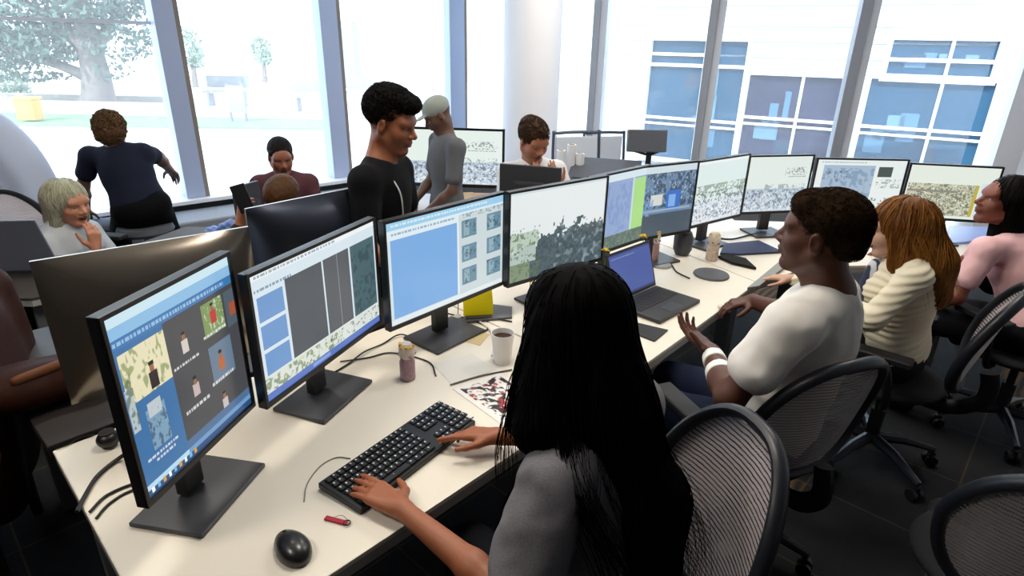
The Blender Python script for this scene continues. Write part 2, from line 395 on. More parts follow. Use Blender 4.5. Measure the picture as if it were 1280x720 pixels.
leafcloud('crown', [(bp_(60, -10), (2.2, 2, 1.3)), (bp_(0, 20), (2.0, 2, 1.3)), (bp_(120, -30), (1.8, 2, 1.3)), (bp_(25, 60), (1.7, 1.5, .55)), (bp_(75, 55), (1.0, 1.5, .5)), (bp_(150, 55), (.9, 1, .45)), (bp_(168, 15), (.9, 1, .8)), (bp_(20, -110), (4, 3, 2.0)), (bp_(130, -120), (3, 3, 1.6)), (bp_(40, 95), (1.0, .8, .14)), (bp_(140, 90), (.5, .6, .25)), (bp_(-50, 60), (1.5, 1.5, .9))], 24000, .085, leafm, oak, 3)
def smalltree(px, py, D, ht, R, label, seed):
    c = W(px, py, D); t = empty('tree', label, 'tree', (c[0], c[1], -.15), 0); z = c[2]+.15
    MB().tube([(0, 0, 0), (.05, 0, z*.5), (0, .05, z)], [.14, .1, .05], 8).build('trunk', barkm, t)
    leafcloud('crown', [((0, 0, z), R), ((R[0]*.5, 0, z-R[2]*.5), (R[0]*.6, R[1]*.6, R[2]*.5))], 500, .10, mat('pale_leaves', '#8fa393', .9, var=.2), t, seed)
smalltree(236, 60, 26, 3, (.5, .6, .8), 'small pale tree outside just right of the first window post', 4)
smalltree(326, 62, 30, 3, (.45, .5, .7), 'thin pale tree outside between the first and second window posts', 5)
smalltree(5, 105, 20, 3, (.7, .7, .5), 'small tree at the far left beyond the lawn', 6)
# garden walls / rails beyond the lawn
for k, (y0, y1) in enumerate(((118, 116), (127, 124))):
    a, b = W(-60, y0+2, 19+k*-2.), W(205, y1, 19+k*-2.); t = tag(wseg(a[:2], b[:2], -.15, a[2]+.12, .3).build('garden_wall', mat('garden_wall', '#a7a39d', .9, var=.1)), ('farther' if k == 0 else 'nearer')+' of the two low garden walls beyond the oak tree', 'wall')
c = W(37, 140, 14.3); t = empty('utility_box', 'small orange box standing on the grass outside', 'box', (c[0], c[1], -.1)); MB().box((0, 0, .27), (.42, .3, .46), None, .03).build('body', mat('orange_box', '#d99b4a', .6), t); MB().box((0, 0, .52), (.48, .36, .05), None, .01).build('lid', mat('orange_lid', '#e0a75a', .6), t)
c = W(297, 136, 15); t = empty('notice_board', 'dark notice board on posts outside the second window pane', 'sign', (c[0], c[1], -.15)); zz = W(297, 105, 15)[2]+.15
MB().box((0, 0, zz-.35), (.42, .08, .62), None, .01).build('panel', mat('board', '#8f8fae', .6), t)
for e in (-1, 1): MB().box((e*.18, 0, zz/2), (.05, .05, zz)).build('post', mat('board_post', '#77777f', .6), t)
# far brick block
c = W(500, 60, 34); t = empty('brick_building', 'faint tall brick building seen through the third window pane', 'building', (c[0], c[1], -.15))
MB().box((0, 3, 6), (7.2, 6, 12)).build('walls', mat('brick', '#c9a293', .9, var=.12, vscale=2), t)
for xx in (-2.6, -.9, .9, 2.6):
    for zz in (2.2, 5.0, 7.8): f = MB().box((xx, -.02, zz), (.9, .1, 1.5)).build('window', mat('far_frame', '#cfd2d6', .5), t); MB().box((xx, -.08, zz), (.74, .04, 1.34)).build('pane', mat('far_pane', '#8fa3ba', .3), f)
c = W(437, 130, 28); t = tag(MB().box((c[0], c[1], 1.2), (1.0, 1.0, 2.7), None, .05).build('kiosk', mat('kiosk', '#8492b4', .6)), 'blue-grey kiosk outside the third window pane by the post', 'kiosk')
# low wall / benches outside in the distance
for i, (px, py) in enumerate(((395, 134), (285, 128), (450, 137))):
    c = W(px, py, 18+i); t = empty('outdoor_bench', ['grey outdoor bench left of the second window post', 'grey outdoor bench beside the dark notice board', 'grey outdoor bench right of the second window post'][i], 'bench', (c[0], c[1], -.15))
    MB().box((0, 0, .42), (1.3, .4, .06), None, .01).build('seat', mat('bench', '#8c8f96', .7), t); MB().box((0, .2, .70), (1.3, .05, .35), None, .01).build('backrest', mat('bench', '#8c8f96'), t)
    for e in (-.5, .5): MB().box((e, 0, .2), (.06, .36, .4)).build('leg', mat('bench', '#8c8f96'), t)
# neighbouring building with big windows
FO = np.array([2.0, 11.04]); FD = nrm([.876, -.482]); FN = np.array([FD[1], -FD[0]])   # FN points to us
fa = math.atan2(FD[1], FD[0])
bld = empty('office_building', 'pale panelled building with large dark windows across the street', 'building', (*FO, -.15), fa)
def FS(px, py):
    r = ray(px, py); n = np.array([-FD[1], FD[0]]); t = (FO@n)/(r[:2]@n); w = r*t; return (w[:2]-FO)@FD, w[2]+CAM_H+.15
pan = mat('facade_panel', '#cfd6dc', .6, var=.03, vscale=1)
wl = [(805, 927, 48, 210), (925, 1047, 92, 215), (1108, 1249, 47, 101), (1072, 1236, 97, 222)]
MB().box((5.5, 1.1, 4.2), (15, 2.0, 8.4)).build('walls', pan, bld)
jb = mat('panel_joint', '#a9b4bf', .6)
for py in (5, 32, 52, 72):
    s, z = FS(1000, py); MB().box((5.5, .095, z), (15, .03, .025)).build('panel_joint', jb, bld)
wg = mat('dark_glass', '#234a66', .25, var=.25, vscale=.9, spec=.3); wg2 = mat('dark_glass_brown', '#35364e', .25, var=.4, vscale=1.2, spec=.3); wfm = mat('facade_white_frame', '#e8edf2', .4)
for i, (x0, x1, y0, y1) in enumerate(wl):
    ym = (y0+y1)/2; s0, _ = FS(x0, ym); s1, _ = FS(x1, ym); z1 = FS((x0+x1)/2, y0)[1]; z0 = max(.1, FS((x0+x1)/2, y1)[1]); w_ = s1-s0; h_ = z1-z0
    f = MB()
    for e in (0, 1): f.box((s0+e*w_, .06, (z0+z1)/2), (.07, .16, h_+.07))
    for e in (0, 1): f.box(((s0+s1)/2, .06, z0+e*h_), (w_+.07, .16, .07))
    f.box(((s0+s1)/2+w_*.08, .07, (z0+z1)/2), (.04, .1, h_))
    if h_ > 1.2:
        zt = FS((x0+x1)/2, 150 if i != 3 else 163)[1]; f.box(((s0+s1)/2, .055, zt), (w_, .1, .04)); f.box(((s0+s1)/2, .055, zt-.10), (w_, .1, .03))
        if i == 0: zt = FS(865, 82)[1]; f.box(((s0+s1)/2, .055, zt), (w_, .1, .05))
    else: zt = FS(1180, 76)[1]; f.box(((s0+s1)/2, .055, zt), (w_, .1, .05))
    fo = f.build('window', wfm, bld)
    MB().box(((s0+s1)/2, .095, (z0+z1)/2), (w_, .03, h_)).build('pane', wg2 if i == 1 else wg, fo)
    r = np.random.default_rng(i)     # blinds and furniture behind the glass
    for k in range(5): a = s0+r.uniform(.1, .8)*w_; MB().box((a, .075, z0+h_*r.uniform(.2, .7)), (r.uniform(.05, .3), .012, r.uniform(.2, .5)*h_*.6)).build('blind', mat('blind%d' % (k % 3), ['#48708c', '#5b7f96', '#2a4058'][k % 3], .5), fo)
s, z = FS(850, 68); MB().box((s, .04, z), (1.0, .04, .045)).build('lit_strip', mat('lit_strip', '#f0d8a0', .5, emit=1.2), bld)
# ================================================================ people
def frame(fwd, up=(0, 0, 1)):
    f = nrm(fwd); x = nrm(np.cross(f, np.array(up, float))); u = np.cross(x, f); return np.stack([x, f, u], 1)
def rotv(v, ax, a):
    ax = nrm(ax); v = np.array(v, float); return v*math.cos(a)+np.cross(ax, v)*math.sin(a)+ax*(ax@v)*(1-math.cos(a))
def add_head(b, C, M, s=1., fem=False, neck=None):
    T = lambda x, y, z: C+M@(np.array([x, y, z])*s)
    E = lambda c, r, k=.02, **kw: b.ell(T(*c), np.array(r)*s, M, k=k*s, **kw)
    jw = .9 if fem else 1.
    E((0, -.014, .036), (.075, .098, .088))
    E((0, .026, -.03), (.060*jw, .064, .084), .03)
    for e in (-1, 1):
        b.cap(T(e*.055*jw, -.004, -.05), T(e*.016, .066, -.099), .022*s, .017*s, k=.025*s)
        E((e*.036, .058, -.028), (.028, .024, .026), .035)
        E((e*.030, .077, .024), (.028, .012, .009), .025)
    E((0, .070, -.098), (.021*jw, .019, .017), .02)
    E((0, .070, .035), (.045, .018, .03), .03)
    b.cap(T(0, .086, .010), T(0, .111, -.026), .0075*s, .0125*s, k=.014*s)
    for e in (-1, 1): E((e*.014, .099, -.032), (.009, .012, .008), .008)
    E((0, .084, -.056), (.026, .016, .018), .014)
    E((0, .0965, -.0555), (.023*jw, .0085, .0055), .004); E((0, .0945, -.0685), (.020*jw, .0085, .0065), .004)
    b.cap(T(-.022, .103, -.0615), T(.022, .103, -.0615), .0022*s, k=.003, sub=True)
    for e in (-1, 1):
        E((e*.033, .0935, .0005), (.0165, .0125, .0075), .009, sub=True)
        Me = M@np.array(rotz(e*-.35))@np.array(rotx(-.15))
        b.ell(T(e*.078, -.006, -.006), np.array((.0095, .020, .032))*s, Me, k=.006*s)
        b.ell(T(e*.089, -.002, -.003), np.array((.006, .010, .017))*s, Me, k=.004*s, sub=True)
    if neck is not None:
        r = (.047 if fem else .057)*s
        b.cap(T(0, -.020, -.055), neck, r, r*1.08, k=.03*s)
        if not fem: b.cap(T(0, .030, -.10), neck+M[:, 1]*.03, .02*s, .03*s, k=.03*s)
    return T
def face_bits(par, org, C, M, s, brow, iris='#2a1810'):
    T = lambda x, y, z: C+M@(np.array([x, y, z])*s)-org
    w = MB(); ir = MB()
    for e in (-1, 1):
        c = T(e*.032, .0725, .0005)
        w2 = bmesh.ops.create_uvsphere(w.bm, u_segments=14, v_segments=10, radius=.0125*s)
        for v in w2['verts']: v.co += Vector(c)
        c2 = T(e*.0325, .0790, -.0005)
        w3 = bmesh.ops.create_uvsphere(ir.bm, u_segments=10, v_segments=8, radius=.0068*s)
        for v in w3['verts']: v.co += Vector(c2)
    ey = w.build('eyes', mat('eye_white', '#a39c94', .35), par, True); ir.build('iris', mat('iris'+iris, iris, .2), ey, True)
    lines = []
    m = MB()
    for e in (-1, 1):
        m.tube([T(e*(.014+.008*i), .0925-.0026*i*i*.9, .0205+.0035*math.sin(i*.8)) for i in range(5)], [.0028*s, .0036*s, .0034*s, .003*s, .0018*s], 6)
    m.build('eyebrows', mat('brow'+brow, brow, .9), par, True)
def add_hand(b, wr, d, n, side, curl=(.25, .3, .35, .4), spread=.12, s=1., thumb=(.75, .25), curls=(1., 1.3, .8), nails=None, k=.011):
    """wr wrist, d towards the fingers, n out of the palm, side -1 left +1 right"""
    d = nrm(d); n = nrm(np.array(n)-d*(np.array(n)@d)); t = np.cross(d, n)*(1 if side > 0 else -1)
    off = [.027, .009, -.010, -.027]; pl = [.088, .091, .086, .079]
    segs = [.041, .025, .021]; fs = [.93, 1.02, .95, .76]
    for i in range(4):
        kn = wr+(d*pl[i]+t*off[i])*s
        b.cap(wr+(d*.012+t*off[i]*.55)*s, kn, .0155*s, .0115*s, k=k*s)
    b.cap(wr+(d*.03+t*.012+n*.004)*s, wr+(d*.045-t*.018+n*.004)*s, .014*s, .013*s, k=k*s)
    for i in range(4):
        p = wr+(d*pl[i]+t*off[i])*s; v = nrm(d+t*off[i]*spread*30*.12)
        ax = np.cross(v, n); a = 0; rr = [.0092, .0082, .0074, .0062]
        if i == 3: rr = [r*.88 for r in rr]
        for j in range(3):
            a += curl[i]*curls[j]; w = rotv(v, ax, a); q = p+w*segs[j]*fs[i]*s
            b.cap(p, q, rr[j]*s, rr[j+1]*s, k=.003*s); 
            if nails is not None and j == 2: nails.append((q-np.cross(ax, w)*-1*.0+0*q, w, -rotv(n, ax, a), s))
            p = q
    v1 = nrm(d*(1-thumb[0]*.55)+t*thumb[0]+n*thumb[1]); p0 = wr+(d*.014+t*.017)*s
    p1 = p0+v1*.046*s; b.cap(p0, p1, .0155*s, .0118*s, k=.012*s)
    v2 = nrm(v1*.6+d*.5+n*thumb[1]*.4); p2 = p1+v2*.034*s; b.cap(p1, p2, .0108*s, .0095*s, k=.004*s)
    v3 = nrm(v2*.8+d*.35); p3 = p2+v3*.026*s; b.cap(p2, p3, .0095*s, .0075*s, k=.003*s)
    return
class Person:
    def __init__(s, label, skin, C, fwd, up=(0, 0, 1), N=None, P=None, Ls=None, Rs=None, arms=None, legs=None, hands=None, sc=1., fem=False,
                 h=.006, shirt=None, sleeve=.55, pants='#1a1c22', lips='#5a2f2a', brow='#0c0806', name='person', shoes='#101012', group=None, neckcut=.0, belly=0, hs=1., foldamp=.0018, shirt_mat=None, bust=None, rim=None, ruche=False, loose=0):
        s.fem = fem; s.sc = sc; C = np.array(C, float); N = np.array(N, float); P = np.array(P, float)
        s.C, s.N, s.P = C, N, P; M = frame(fwd, up); s.M = M; s.h = h; s.hs = hs
        org = np.array([P[0], P[1], 0.]); s.org = org
        s.root = empty(name, label, 'person', org, 0, group)
        Ls, Rs = np.array(Ls, float), np.array(Rs, float); lat = nrm(Rs-Ls); u = nrm(N-P); f = nrm(np.cross(u, lat)); lat = np.cross(f, u)
        BM = np.stack([lat, f, u], 1); s.BM = BM
        b = SDF(); w = (.88 if fem else 1.)*sc; L = np.linalg.norm(N-P)
        tor = [(P+f*.0, (.165*(1.06 if fem else 1)*sc, .120*sc, .12*sc)), (P+u*L*.36+f*belly*.3, (.132*w, .098*sc+belly, .15*sc)),
               (P+u*L*.68+f*.01, (.152*w, .112*sc, .17*sc))]
        for c, r in tor: b.ell(c, r, BM, k=.06)
        for e, sh in ((-1, Ls), (1, Rs)):
            b.cap(N-u*.06, sh-lat*e*.015, .05*sc, .052*w, k=.04); b.cap(N+u*.0, sh*.6+N*.4-u*.02, .042*w, .04*w, k=.03)
        add_head(b, C, M, hs, fem, N-u*.02)
        nails = []
        s.arm = arms
        for e, key in ((-1, 'L'), (1, 'R')):
            if key not in arms: continue
            sh = Ls if e < 0 else Rs; el, wr = [np.array(q, float) for q in arms[key]]
            a = (.85 if fem else 1.)*sc
            b.cap(sh, el, .050*a, .039*a, k=.03); b.cap(el, el*.65+wr*.35, .040*a, .040*a, k=.02); b.cap(el*.65+wr*.35, wr, .040*a, .0265*a, k=.02)
            hp = (hands or {}).get(key, {})
            d = np.array(hp.get('d', wr-el), float); n = np.array(hp.get('n', (0, 0, -1)), float)
            kw = {q: v for q, v in hp.items() if q not in ('d', 'n', 'scale')}
            b.cap(wr-nrm(d)*.01, wr+nrm(d)*.02, .024*a, .02*a, k=.015)
            add_hand(b, wr, d, n, e, s=min((.92 if fem else 1.0)*sc, .97)*hp.get('scale', 1), **kw)
        hl, hr = P-lat*.09*sc, P+lat*.09*sc
        for e, key, hh in ((-1, 'L', hl), (1, 'R', hr)):
            kn, an = [np.array(q, float) for q in legs[key]]
            b.cap(hh, kn, .080*sc, .055*sc, k=.05); b.cap(kn, kn*.6+an*.4, .053*sc, .052*sc, k=.02); b.cap(kn*.6+an*.4, an, .052*sc, .034*sc, k=.02)
        skm = [mat('skin'+skin, skin, .48, var=.10, vscale=9, sss=.0, bump=.12, bscale=500), mat('lips'+lips, lips, .4)]
        def mi(Pf):
            l = (Pf-C)@M/hs
            return ((np.abs(l[:, 0]) < .026) & (l[:, 1] > .086) & (np.abs(l[:, 2]+.062) < .0125-.25*np.abs(l[:, 0]))).astype(int)
        s.body = sdf_obj('body', b, skm, s.root, h, origin=org, mifn=mi)
        face_bits(s.root, org, C, M, hs, brow)
        if shirt:
            g = SDF(); o = .010
            for c, r in tor[1:]: g.ell(c, np.array(r)+o+.004, BM, k=.07)
            g.ell(P+u*.03, np.array(tor[0][1])+o, BM, k=.06)
            if fem:
                for e in (-1, 1): g.ell(P+u*L*.66+f*.085*sc+lat*e*.065*sc, np.array((.062, .055, .060))*sc, BM, k=.04)
            for e, sh, key in ((-1, Ls, 'L'), (1, Rs, 'R')):
                g.cap(N-u*.06, sh-lat*e*.01, .052*sc+o, .055*w+o, k=.05); g.cap(N-u*.008, sh*.6+N*.4-u*.018, .040*w+o, .042*w+o, k=.03)
                if key in arms:
                    el, wr = [np.array(q, float) for q in arms[key]]
                    a = (.85 if fem else 1.)*sc
                    if sleeve <= 1: g.cap(sh, sh+(el-sh)*sleeve, .054*a+o+loose*.7, .050*a+o+.003+loose, k=.035)
                    else:
                        g.cap(sh, el, .054*a+o, .044*a+o, k=.035); g.cap(el, el+(wr-el)*(sleeve-1), .046*a+o, .032*a+o, k=.02)
            g.cap(N+u*.10+f*.03, N+u*.055+f*.012, (.055 if fem else .062)*sc, .058*sc, k=.01, sub=True)
            s.shirt = sdf_obj('shirt', g, shirt_mat or mat('cloth'+shirt, shirt, .9, var=.06, vscale=14, bump=.3, bscale=700, spec=.15), s.root, h, (lambda P: wavy(38)(P)+1.0*np.sin((P[:, 2]*1.0-P[:, 0]*.35)*210+np.sin(P[:, 1]*40)*1.2)) if ruche else (lambda P: wavy(34, len(label) % 7)(P)+.45*wavy(85, 2)(P)), foldamp, origin=org)
        if pants:
            g = SDF(); o = .010
            g.ell(P-u*.01, np.array(tor[0][1])+o, BM, k=.05)
            for key, hh in (('L', hl), ('R', hr)):
                kn, an = [np.array(q, float) for q in legs[key]]
                g.cap(hh, kn, .083*sc+o, .060*sc+o, k=.05); g.cap(kn, an+(kn-an)*.12, .060*sc+o, .045*sc+o, k=.02)
            sdf_obj('trousers', g, mat('cloth'+pants, pants, .9, var=.12, vscale=10, bump=.3, bscale=600, spec=.12), s.root, max(h, .008), wavy(30), .003, origin=org)
        g = SDF()
        for key in ('L', 'R'):
            kn, an = [np.array(q, float) for q in legs[key]]; df = (kn-an)*np.array([1, 1, 0]); df = f*np.array([1, 1, 0])+1e-6; df = nrm(df)
            g = SDF(); a0 = np.array([an[0], an[1], .045])
            g.cap(a0-df*.04, a0+df*.13+(0, 0, -.008), .042, .034, k=.02); g.cap(a0+(0, 0, .0), a0+(0, 0, .05), .042, .04, k=.02)
            sdf_obj('shoe', g, mat('shoe'+shoes, shoes, .6), s.root, .009, origin=org)
    def T(s, x, y, z): return s.C+s.M@(np.array([x, y, z])*s.hs)
    def hair_sdf(s): return SDF()
def seated_legs(P, f, knee=.46, h=.50, spread=.11, foot=.0, sc=1.):
    f = nrm((f[0], f[1], 0)); lat = np.array([f[1], -f[0], 0]); P = np.array(P, float)
    K = {}
    for e, k in ((-1, 'L'), (1, 'R')):
        kn = P+f*knee*sc+lat*e*spread; kn[2] = h; an = kn-f*foot; an[2] = .085; K[k] = (kn, an)
    return K
def standing_legs(P, f, sc=1.):
    f = nrm((f[0], f[1], 0)); lat = np.array([f[1], -f[0], 0]); K = {}
    for e, k in ((-1, 'L'), (1, 'R')):
        kn = P+lat*e*.09+f*.02; kn[2] = P[2]*.53; an = P+lat*e*.10; an[2] = .085; K[k] = (kn, an)
    return K
def cap_hair(p, name, m, parts, noise=None, amp=0, h=None, curls=None):
    """hair mass made of ellipsoids/capsules given in head coordinates"""
    g = SDF()
    for q in parts:
        if q[0] == 'e': g.ell(p.T(*q[1]), np.array(q[2])*p.hs, p.M, k=q[3] if len(q) > 3 else .02)
        elif q[0] == 'c': g.cap(p.T(*q[1]), p.T(*q[2]), q[3]*p.hs, q[4]*p.hs, k=.02)
        elif q[0] == 's': g.ell(p.T(*q[1]), np.array(q[2])*p.hs, p.M, k=q[3] if len(q) > 3 else .012, sub=True)
    o = sdf_obj(name, g, m, p.root, h or p.h, noise, amp, origin=p.org)
    if curls: flow_hair('curls', o, curls[0], 7, curls[1], curls[2], m, lift=curls[3], curl=1.0, seed=len(parts))
    return o
FACE_CUT = ('s', (0, .100, -.060), (.064, .085, .105))
def curly(fr):
    return lambda P: np.sin(P[:, 0]*fr)*np.sin(P[:, 1]*fr*1.07+1)*np.sin(P[:, 2]*fr*.93+2)+.6*np.sin(P[:, 0]*fr*1.9+P[:, 1]*fr)*np.sin(P[:, 2]*fr*2.1+P[:, 1]*fr*1.3)
def hairmat(n, c, r=.5, c2=None):
    m = mat('hair'+n, c, r, var=.35, vscale=60, bump=.5, bscale=300, spec=.18); return m

def rel(P, f, x, y, z):     # x to the right, y forward, z up from P for a body facing f
    f = nrm((f[0], f[1], 0)); r = np.array([f[1], -f[0], 0]); return np.array(P, float)+r*x+f*y+np.array([0, 0, z])

# ---- woman with long black hair, nearest the camera
F1 = nrm((-.70, .72, 0)); P1 = np.array([.26, 1.02, .56])
lw = G(500, 634, .775); rw = G(622, 545, .79)
p = Person('woman with long black hair and grey T-shirt seen from behind, typing', '#9c5c3c',
    C=(.13, 1.215, 1.225), fwd=(-.70, .66, -.26), N=(.185, 1.135, 1.075), P=P1, Ls=(.088, .985, .975), Rs=(.30, 1.235, 1.0),
    arms={'L': (W(648, 756, .885), lw), 'R': (np.array([.235, 1.37, .80]), rw)},
    hands={'L': dict(d=G(440, 598, .775)-lw, n=(0.05, 0, -1), curl=(.08, .11, .15, .13), spread=.42, thumb=(.85, .25), scale=1.1),
           'R': dict(d=G(565, 540, .785)-rw, n=(-.1, -.2, -1), curl=(.10, .25, .32, .4), spread=.2, thumb=(.6, .2), scale=1.06)},
    legs=seated_legs(P1, F1, .40, .53), fem=True, h=.005, shirt='#77747a', shirt_mat=mat('heather_grey', '#7d7a80', .95, var=.38, vscale=260, bump=.5, bscale=500, spec=.1), sleeve=.74, pants='#15161c', foldamp=.006, loose=.026)
hm = mat('hairblack', '#050303', .7, var=.2, vscale=60, spec=.05)
g = SDF(); T = p.T
g.ell(T(0, -.022, .030), (.096, .118, .104), p.M); 
bk = np.array([.64, -.60, -.05]); 
g.cap(T(0, -.06, .02), p.N+bk*.06+np.array([0, 0, -.02]), .092, .105, k=.05, sq=(np.array([.7, -.7, 0]), 1.15))
g.cap(p.N+bk*.06, np.array([.325, 1.02, .86]), .090, .085, k=.05, sq=(np.array([.72, -.69, 0]), 1.7))
g.cap(np.array([.325, 1.02, .86]), np.array([.335, .985, .58]), .085, .085, k=.05, sq=(np.array([.72, -.69, 0]), 1.8))
g.cap(T(-.065, -.01, .0), np.array([.065, 1.055, 1.06]), .060, .062, k=.03)
g.cap(T(.07, -.01, .0), np.array([.25, 1.19, 1.04]), .055, .065, k=.03)
g.cap(T(-.060, .02, .0), np.array([.02, 1.105, 1.03]), .040, .025, k=.02)
g.ell(T(0, .125, -.05), (.055, .065, .11), p.M, k=.01, sub=True)
fine = lambda P: np.sin((P[:, 0]-P[:, 1])*160+np.sin(P[:, 2]*14)*1.2)*.5+np.sin((P[:, 0]+P[:, 1])*190+P[:, 2]*9)*.5
ho = sdf_obj('long_hair', g, hm, p.root, .006, fine, .0008, origin=p.org)
L = []
for i in range(420):
    a = rng.uniform(0, 2*PI); x = math.cos(a)*.086; y = -.02+math.sin(a)*.105
    if y > .055: continue
    top = T(x*.35, y*.35-.01, .128); mid = T(x*1.09, y*1.06, rng.uniform(-.01, .03)); sd_ = x*p.M[:, 0]
    end0 = np.array([.17, 1.07, 1.02])+np.array([.72, .69, 0])*x*1.5+bk*rng.uniform(.03, .11)+np.array([0, 0, rng.uniform(-.05, .02)])
    e1 = end0+bk*rng.uniform(.02, .06)+np.array([.085, -.04, -.22])+np.array([.72, .69, 0])*rng.uniform(-.05, .05)
    e2 = e1+np.array([rng.uniform(-.03, .03), rng.uniform(-.04, .01), -.26]); pts = [top, (top+mid)/2+(mid-T(0, 0, 0))*.12, mid, end0, e1, e2]
    if i % 5 == 0: pts = pts[:4]+[end0+np.array([rng.uniform(-.03, .03), rng.uniform(-.04, .02), -.12])]
    L.append(spline(pts, 6))
for i in range(46):        # loose strands on the screen side of the head and over the near shoulder
    s0 = T(-.085+rng.uniform(0, .02), rng.uniform(-.02, .05), rng.uniform(.0, .05)); w0 = rng.uniform(-.015, .015)
    a1 = np.array([.01, 1.12, 1.09])+rng.uniform(-.018, .018, 3); a2 = np.array([-.005, 1.08, .98])+rng.uniform(-.025, .025, 3)
    a3 = a2+np.array([rng.uniform(-.01, .03), rng.uniform(-.03, .01), -.10+rng.uniform(-.05, .03)]); L.append(spline([s0, (s0+a1)/2+w0, a1, a2, a3], 7))
for i in range(26):
    a1 = np.array([.10, 1.02, 1.06])+rng.uniform(-.03, .03, 3)*[1, 1, .3]; a2 = a1+np.array([-.035, -.065, -.09]); a3 = a2+np.array([rng.uniform(-.01, .04), -.012, -.11]); L.append(spline([a1, a2, a3], 7))
strands('loose_strands', L, .0013, hm, ho, p.org)
flow_hair('surface_strands', ho, 900, 22, .014, .0012, hm, down=(.12, -.10, -1), jit=.06, lift=.003)
p1 = p
sh_, el_ = np.array((.088, .985, .975)), W(648, 756, .885)
g = SDF(); g.cap(sh_+(el_-sh_)*.90, sh_+(el_-sh_)*1.02, .078, .076, k=.01); g.plane(sh_+(el_-sh_)*.90, sh_-el_); g.plane(sh_+(el_-sh_)*1.12, el_-sh_)
sdf_obj('sleeve_hem', g, mat('navy_hem', '#2c3050', .9, bump=.4), p.root, .005, origin=p.org)
# ---- man in the white T-shirt
F2 = nrm((-.60, .80, 0)); P2 = np.array([.93, 1.78, .57])
lw = W(889, 440, 1.82); rw = G(940, 376, .80)
p = Person('man with short dark hair in a white T-shirt with white wristbands, turned to the laptop', '#553020',
    C=W(1026, 294, 1.70), fwd=(-.80, .60, .03), up=(.0, 0, 1), N=(.965, 1.675, 1.135), P=P2, Ls=W(990, 408, 1.56), Rs=(1.06, 1.83, 1.045),
    arms={'L': (W(912, 498, 1.55), lw), 'R': (np.array([1.10, 2.12, .84]), rw)},
    hands={'L': dict(d=W(846, 400, 1.92)-lw, n=(-.15, .25, 1), curl=(.22, .25, .3, .35), spread=.2, thumb=(.9, .5)),
           'R': dict(d=G(893, 383, .775)-rw, n=(0, 0, -1), curl=(.35, .4, .4, .45), spread=.25)},
    legs=seated_legs(P2, nrm((-.80, .60, 0)), .42, .55), fem=False, h=.005, shirt='#ebe6e0', sleeve=.56, loose=.012, pants='#1b2236', belly=.012, sc=1.08, hs=1.04, lips='#4d2622', foldamp=.0055)
cap_hair(p, 'hair', mat('hairafro', '#2c1f13', .95, var=.35, vscale=90, bump=.6, bscale=300, spec=.08), [('e', (0, -.022, .050), (.083, .102, .086)), ('e', (0, .045, .082), (.064, .048, .038)), ('e', (0, -.075, -.005), (.070, .045, .06)), ('s', (0, .11, -.02), (.10, .075, .085)), ('s', (0, -.02, -.09), (.12, .13, .062), .01),
    ('s', (-.09, .012, -.012), (.03, .03, .042), .006), ('s', (.09, .012, -.012), (.03, .03, .042), .006)], curly(330), .0026, curls=(2600, .0042, .0009, .004))
for t0, t1 in ((.10, .26), (.42, .56)):
    el, w_ = p.arm['L']; a, c = w_+(el-w_)*(t0), w_+(el-w_)*(t1)
    g = SDF(); g.cap(a, c, .0286+.0225*t0+.005, .0286+.0225*t1+.005, k=.01); g.plane(a, a-c); g.plane(c, c-a)
    sdf_obj('wristband', g, mat('white_band', '#f2f0ee', .7), p.root, .004, origin=p.org)
p2 = p
# ---- woman with auburn hair in the cream jacket
F3 = nrm((-.75, .66, 0)); P3 = np.array([1.70, 2.38, .57]); hC = W(1122, 285, 2.36)
p = Person('woman with long straight auburn hair wearing a cream jacket, seated beyond the man in white', '#c49a84',
    C=hC, fwd=(-.88, .38, -.22), N=W(1141, 318, 2.33), P=P3, Ls=W(1143, 348, 2.20), Rs=W(1143, 348, 2.20)+np.array([.24, .25, .01]),
    arms={'L': (W(1090, 398, 2.18), W(1030, 372, 2.42)), 'R': (hC+np.array([.05, .22, -.40]), hC+np.array([-.22, .34, -.36]))},
    hands={'L': dict(d=(-.8, .5, -.2)), 'R': dict(d=(-.8, .5, -.1))},
    legs=seated_legs(P3, F3, .42, .53), fem=True, h=.006, shirt='#f0e5cb', sleeve=1.9, pants='#20222c', lips='#8c4a44', brow='#4a2a18', foldamp=.0027, ruche=True)
hm = hairmat('auburn', '#6e4118', .45); T = p.T
g = SDF(); g.ell(T(0, -.02, .034), (.088, .108, .096), p.M); g.cap(T(0, -.065, .0), T(0, -.11, -.16), .082, .085, k=.05); g.cap(T(.01, -.11, -.16), T(.02, -.13, -.30), .085, .06, k=.05)
for e in (-1, 1): g.cap(T(e*.062, .005, .02), T(e*.075, -.01, -.13), .036, .045, k=.03); g.cap(T(e*.075, -.01, -.13), T(e*.07, -.02, -.25), .045, .03, k=.03)
g.ell(T(0, .12, -.045), (.058, .068, .10), p.M, k=.01, sub=True)
ho = sdf_obj('long_hair', g, hm, p.root, .006, lambda P: np.sin((P[:, 0]-P[:, 1])*130+np.sin(P[:, 2]*18)*1.2), .0007, origin=p.org)
flow_hair('surface_strands', ho, 1100, 16, .013, .0015, hairmat('auburn_mid', '#7c4c1e', .45), jit=.10, lift=.004, seed=3)
flow_hair('light_strands', ho, 350, 16, .013, .0015, hairmat('auburn_light', '#a06a30', .4), jit=.10, lift=.005, seed=5)
L = []
for i in range(260):
    a = rng.uniform(0, 2*PI); x = math.cos(a)*.086; y = -.02+math.sin(a)*.105
    if y > .045: continue
    top = T(x*.3, y*.3, .128); mid = T(x*1.07, y*1.05, .02); e0 = T(x*1.25, y*1.1-.045, -.14); e1 = T(x*1.1+rng.uniform(-.02, .02), y*1.1-.075, -.27+rng.uniform(-.06, .05)); L.append(spline([top, (top+mid)/2+(mid-T(0, 0, 0))*.12, mid, e0, e1], 6))
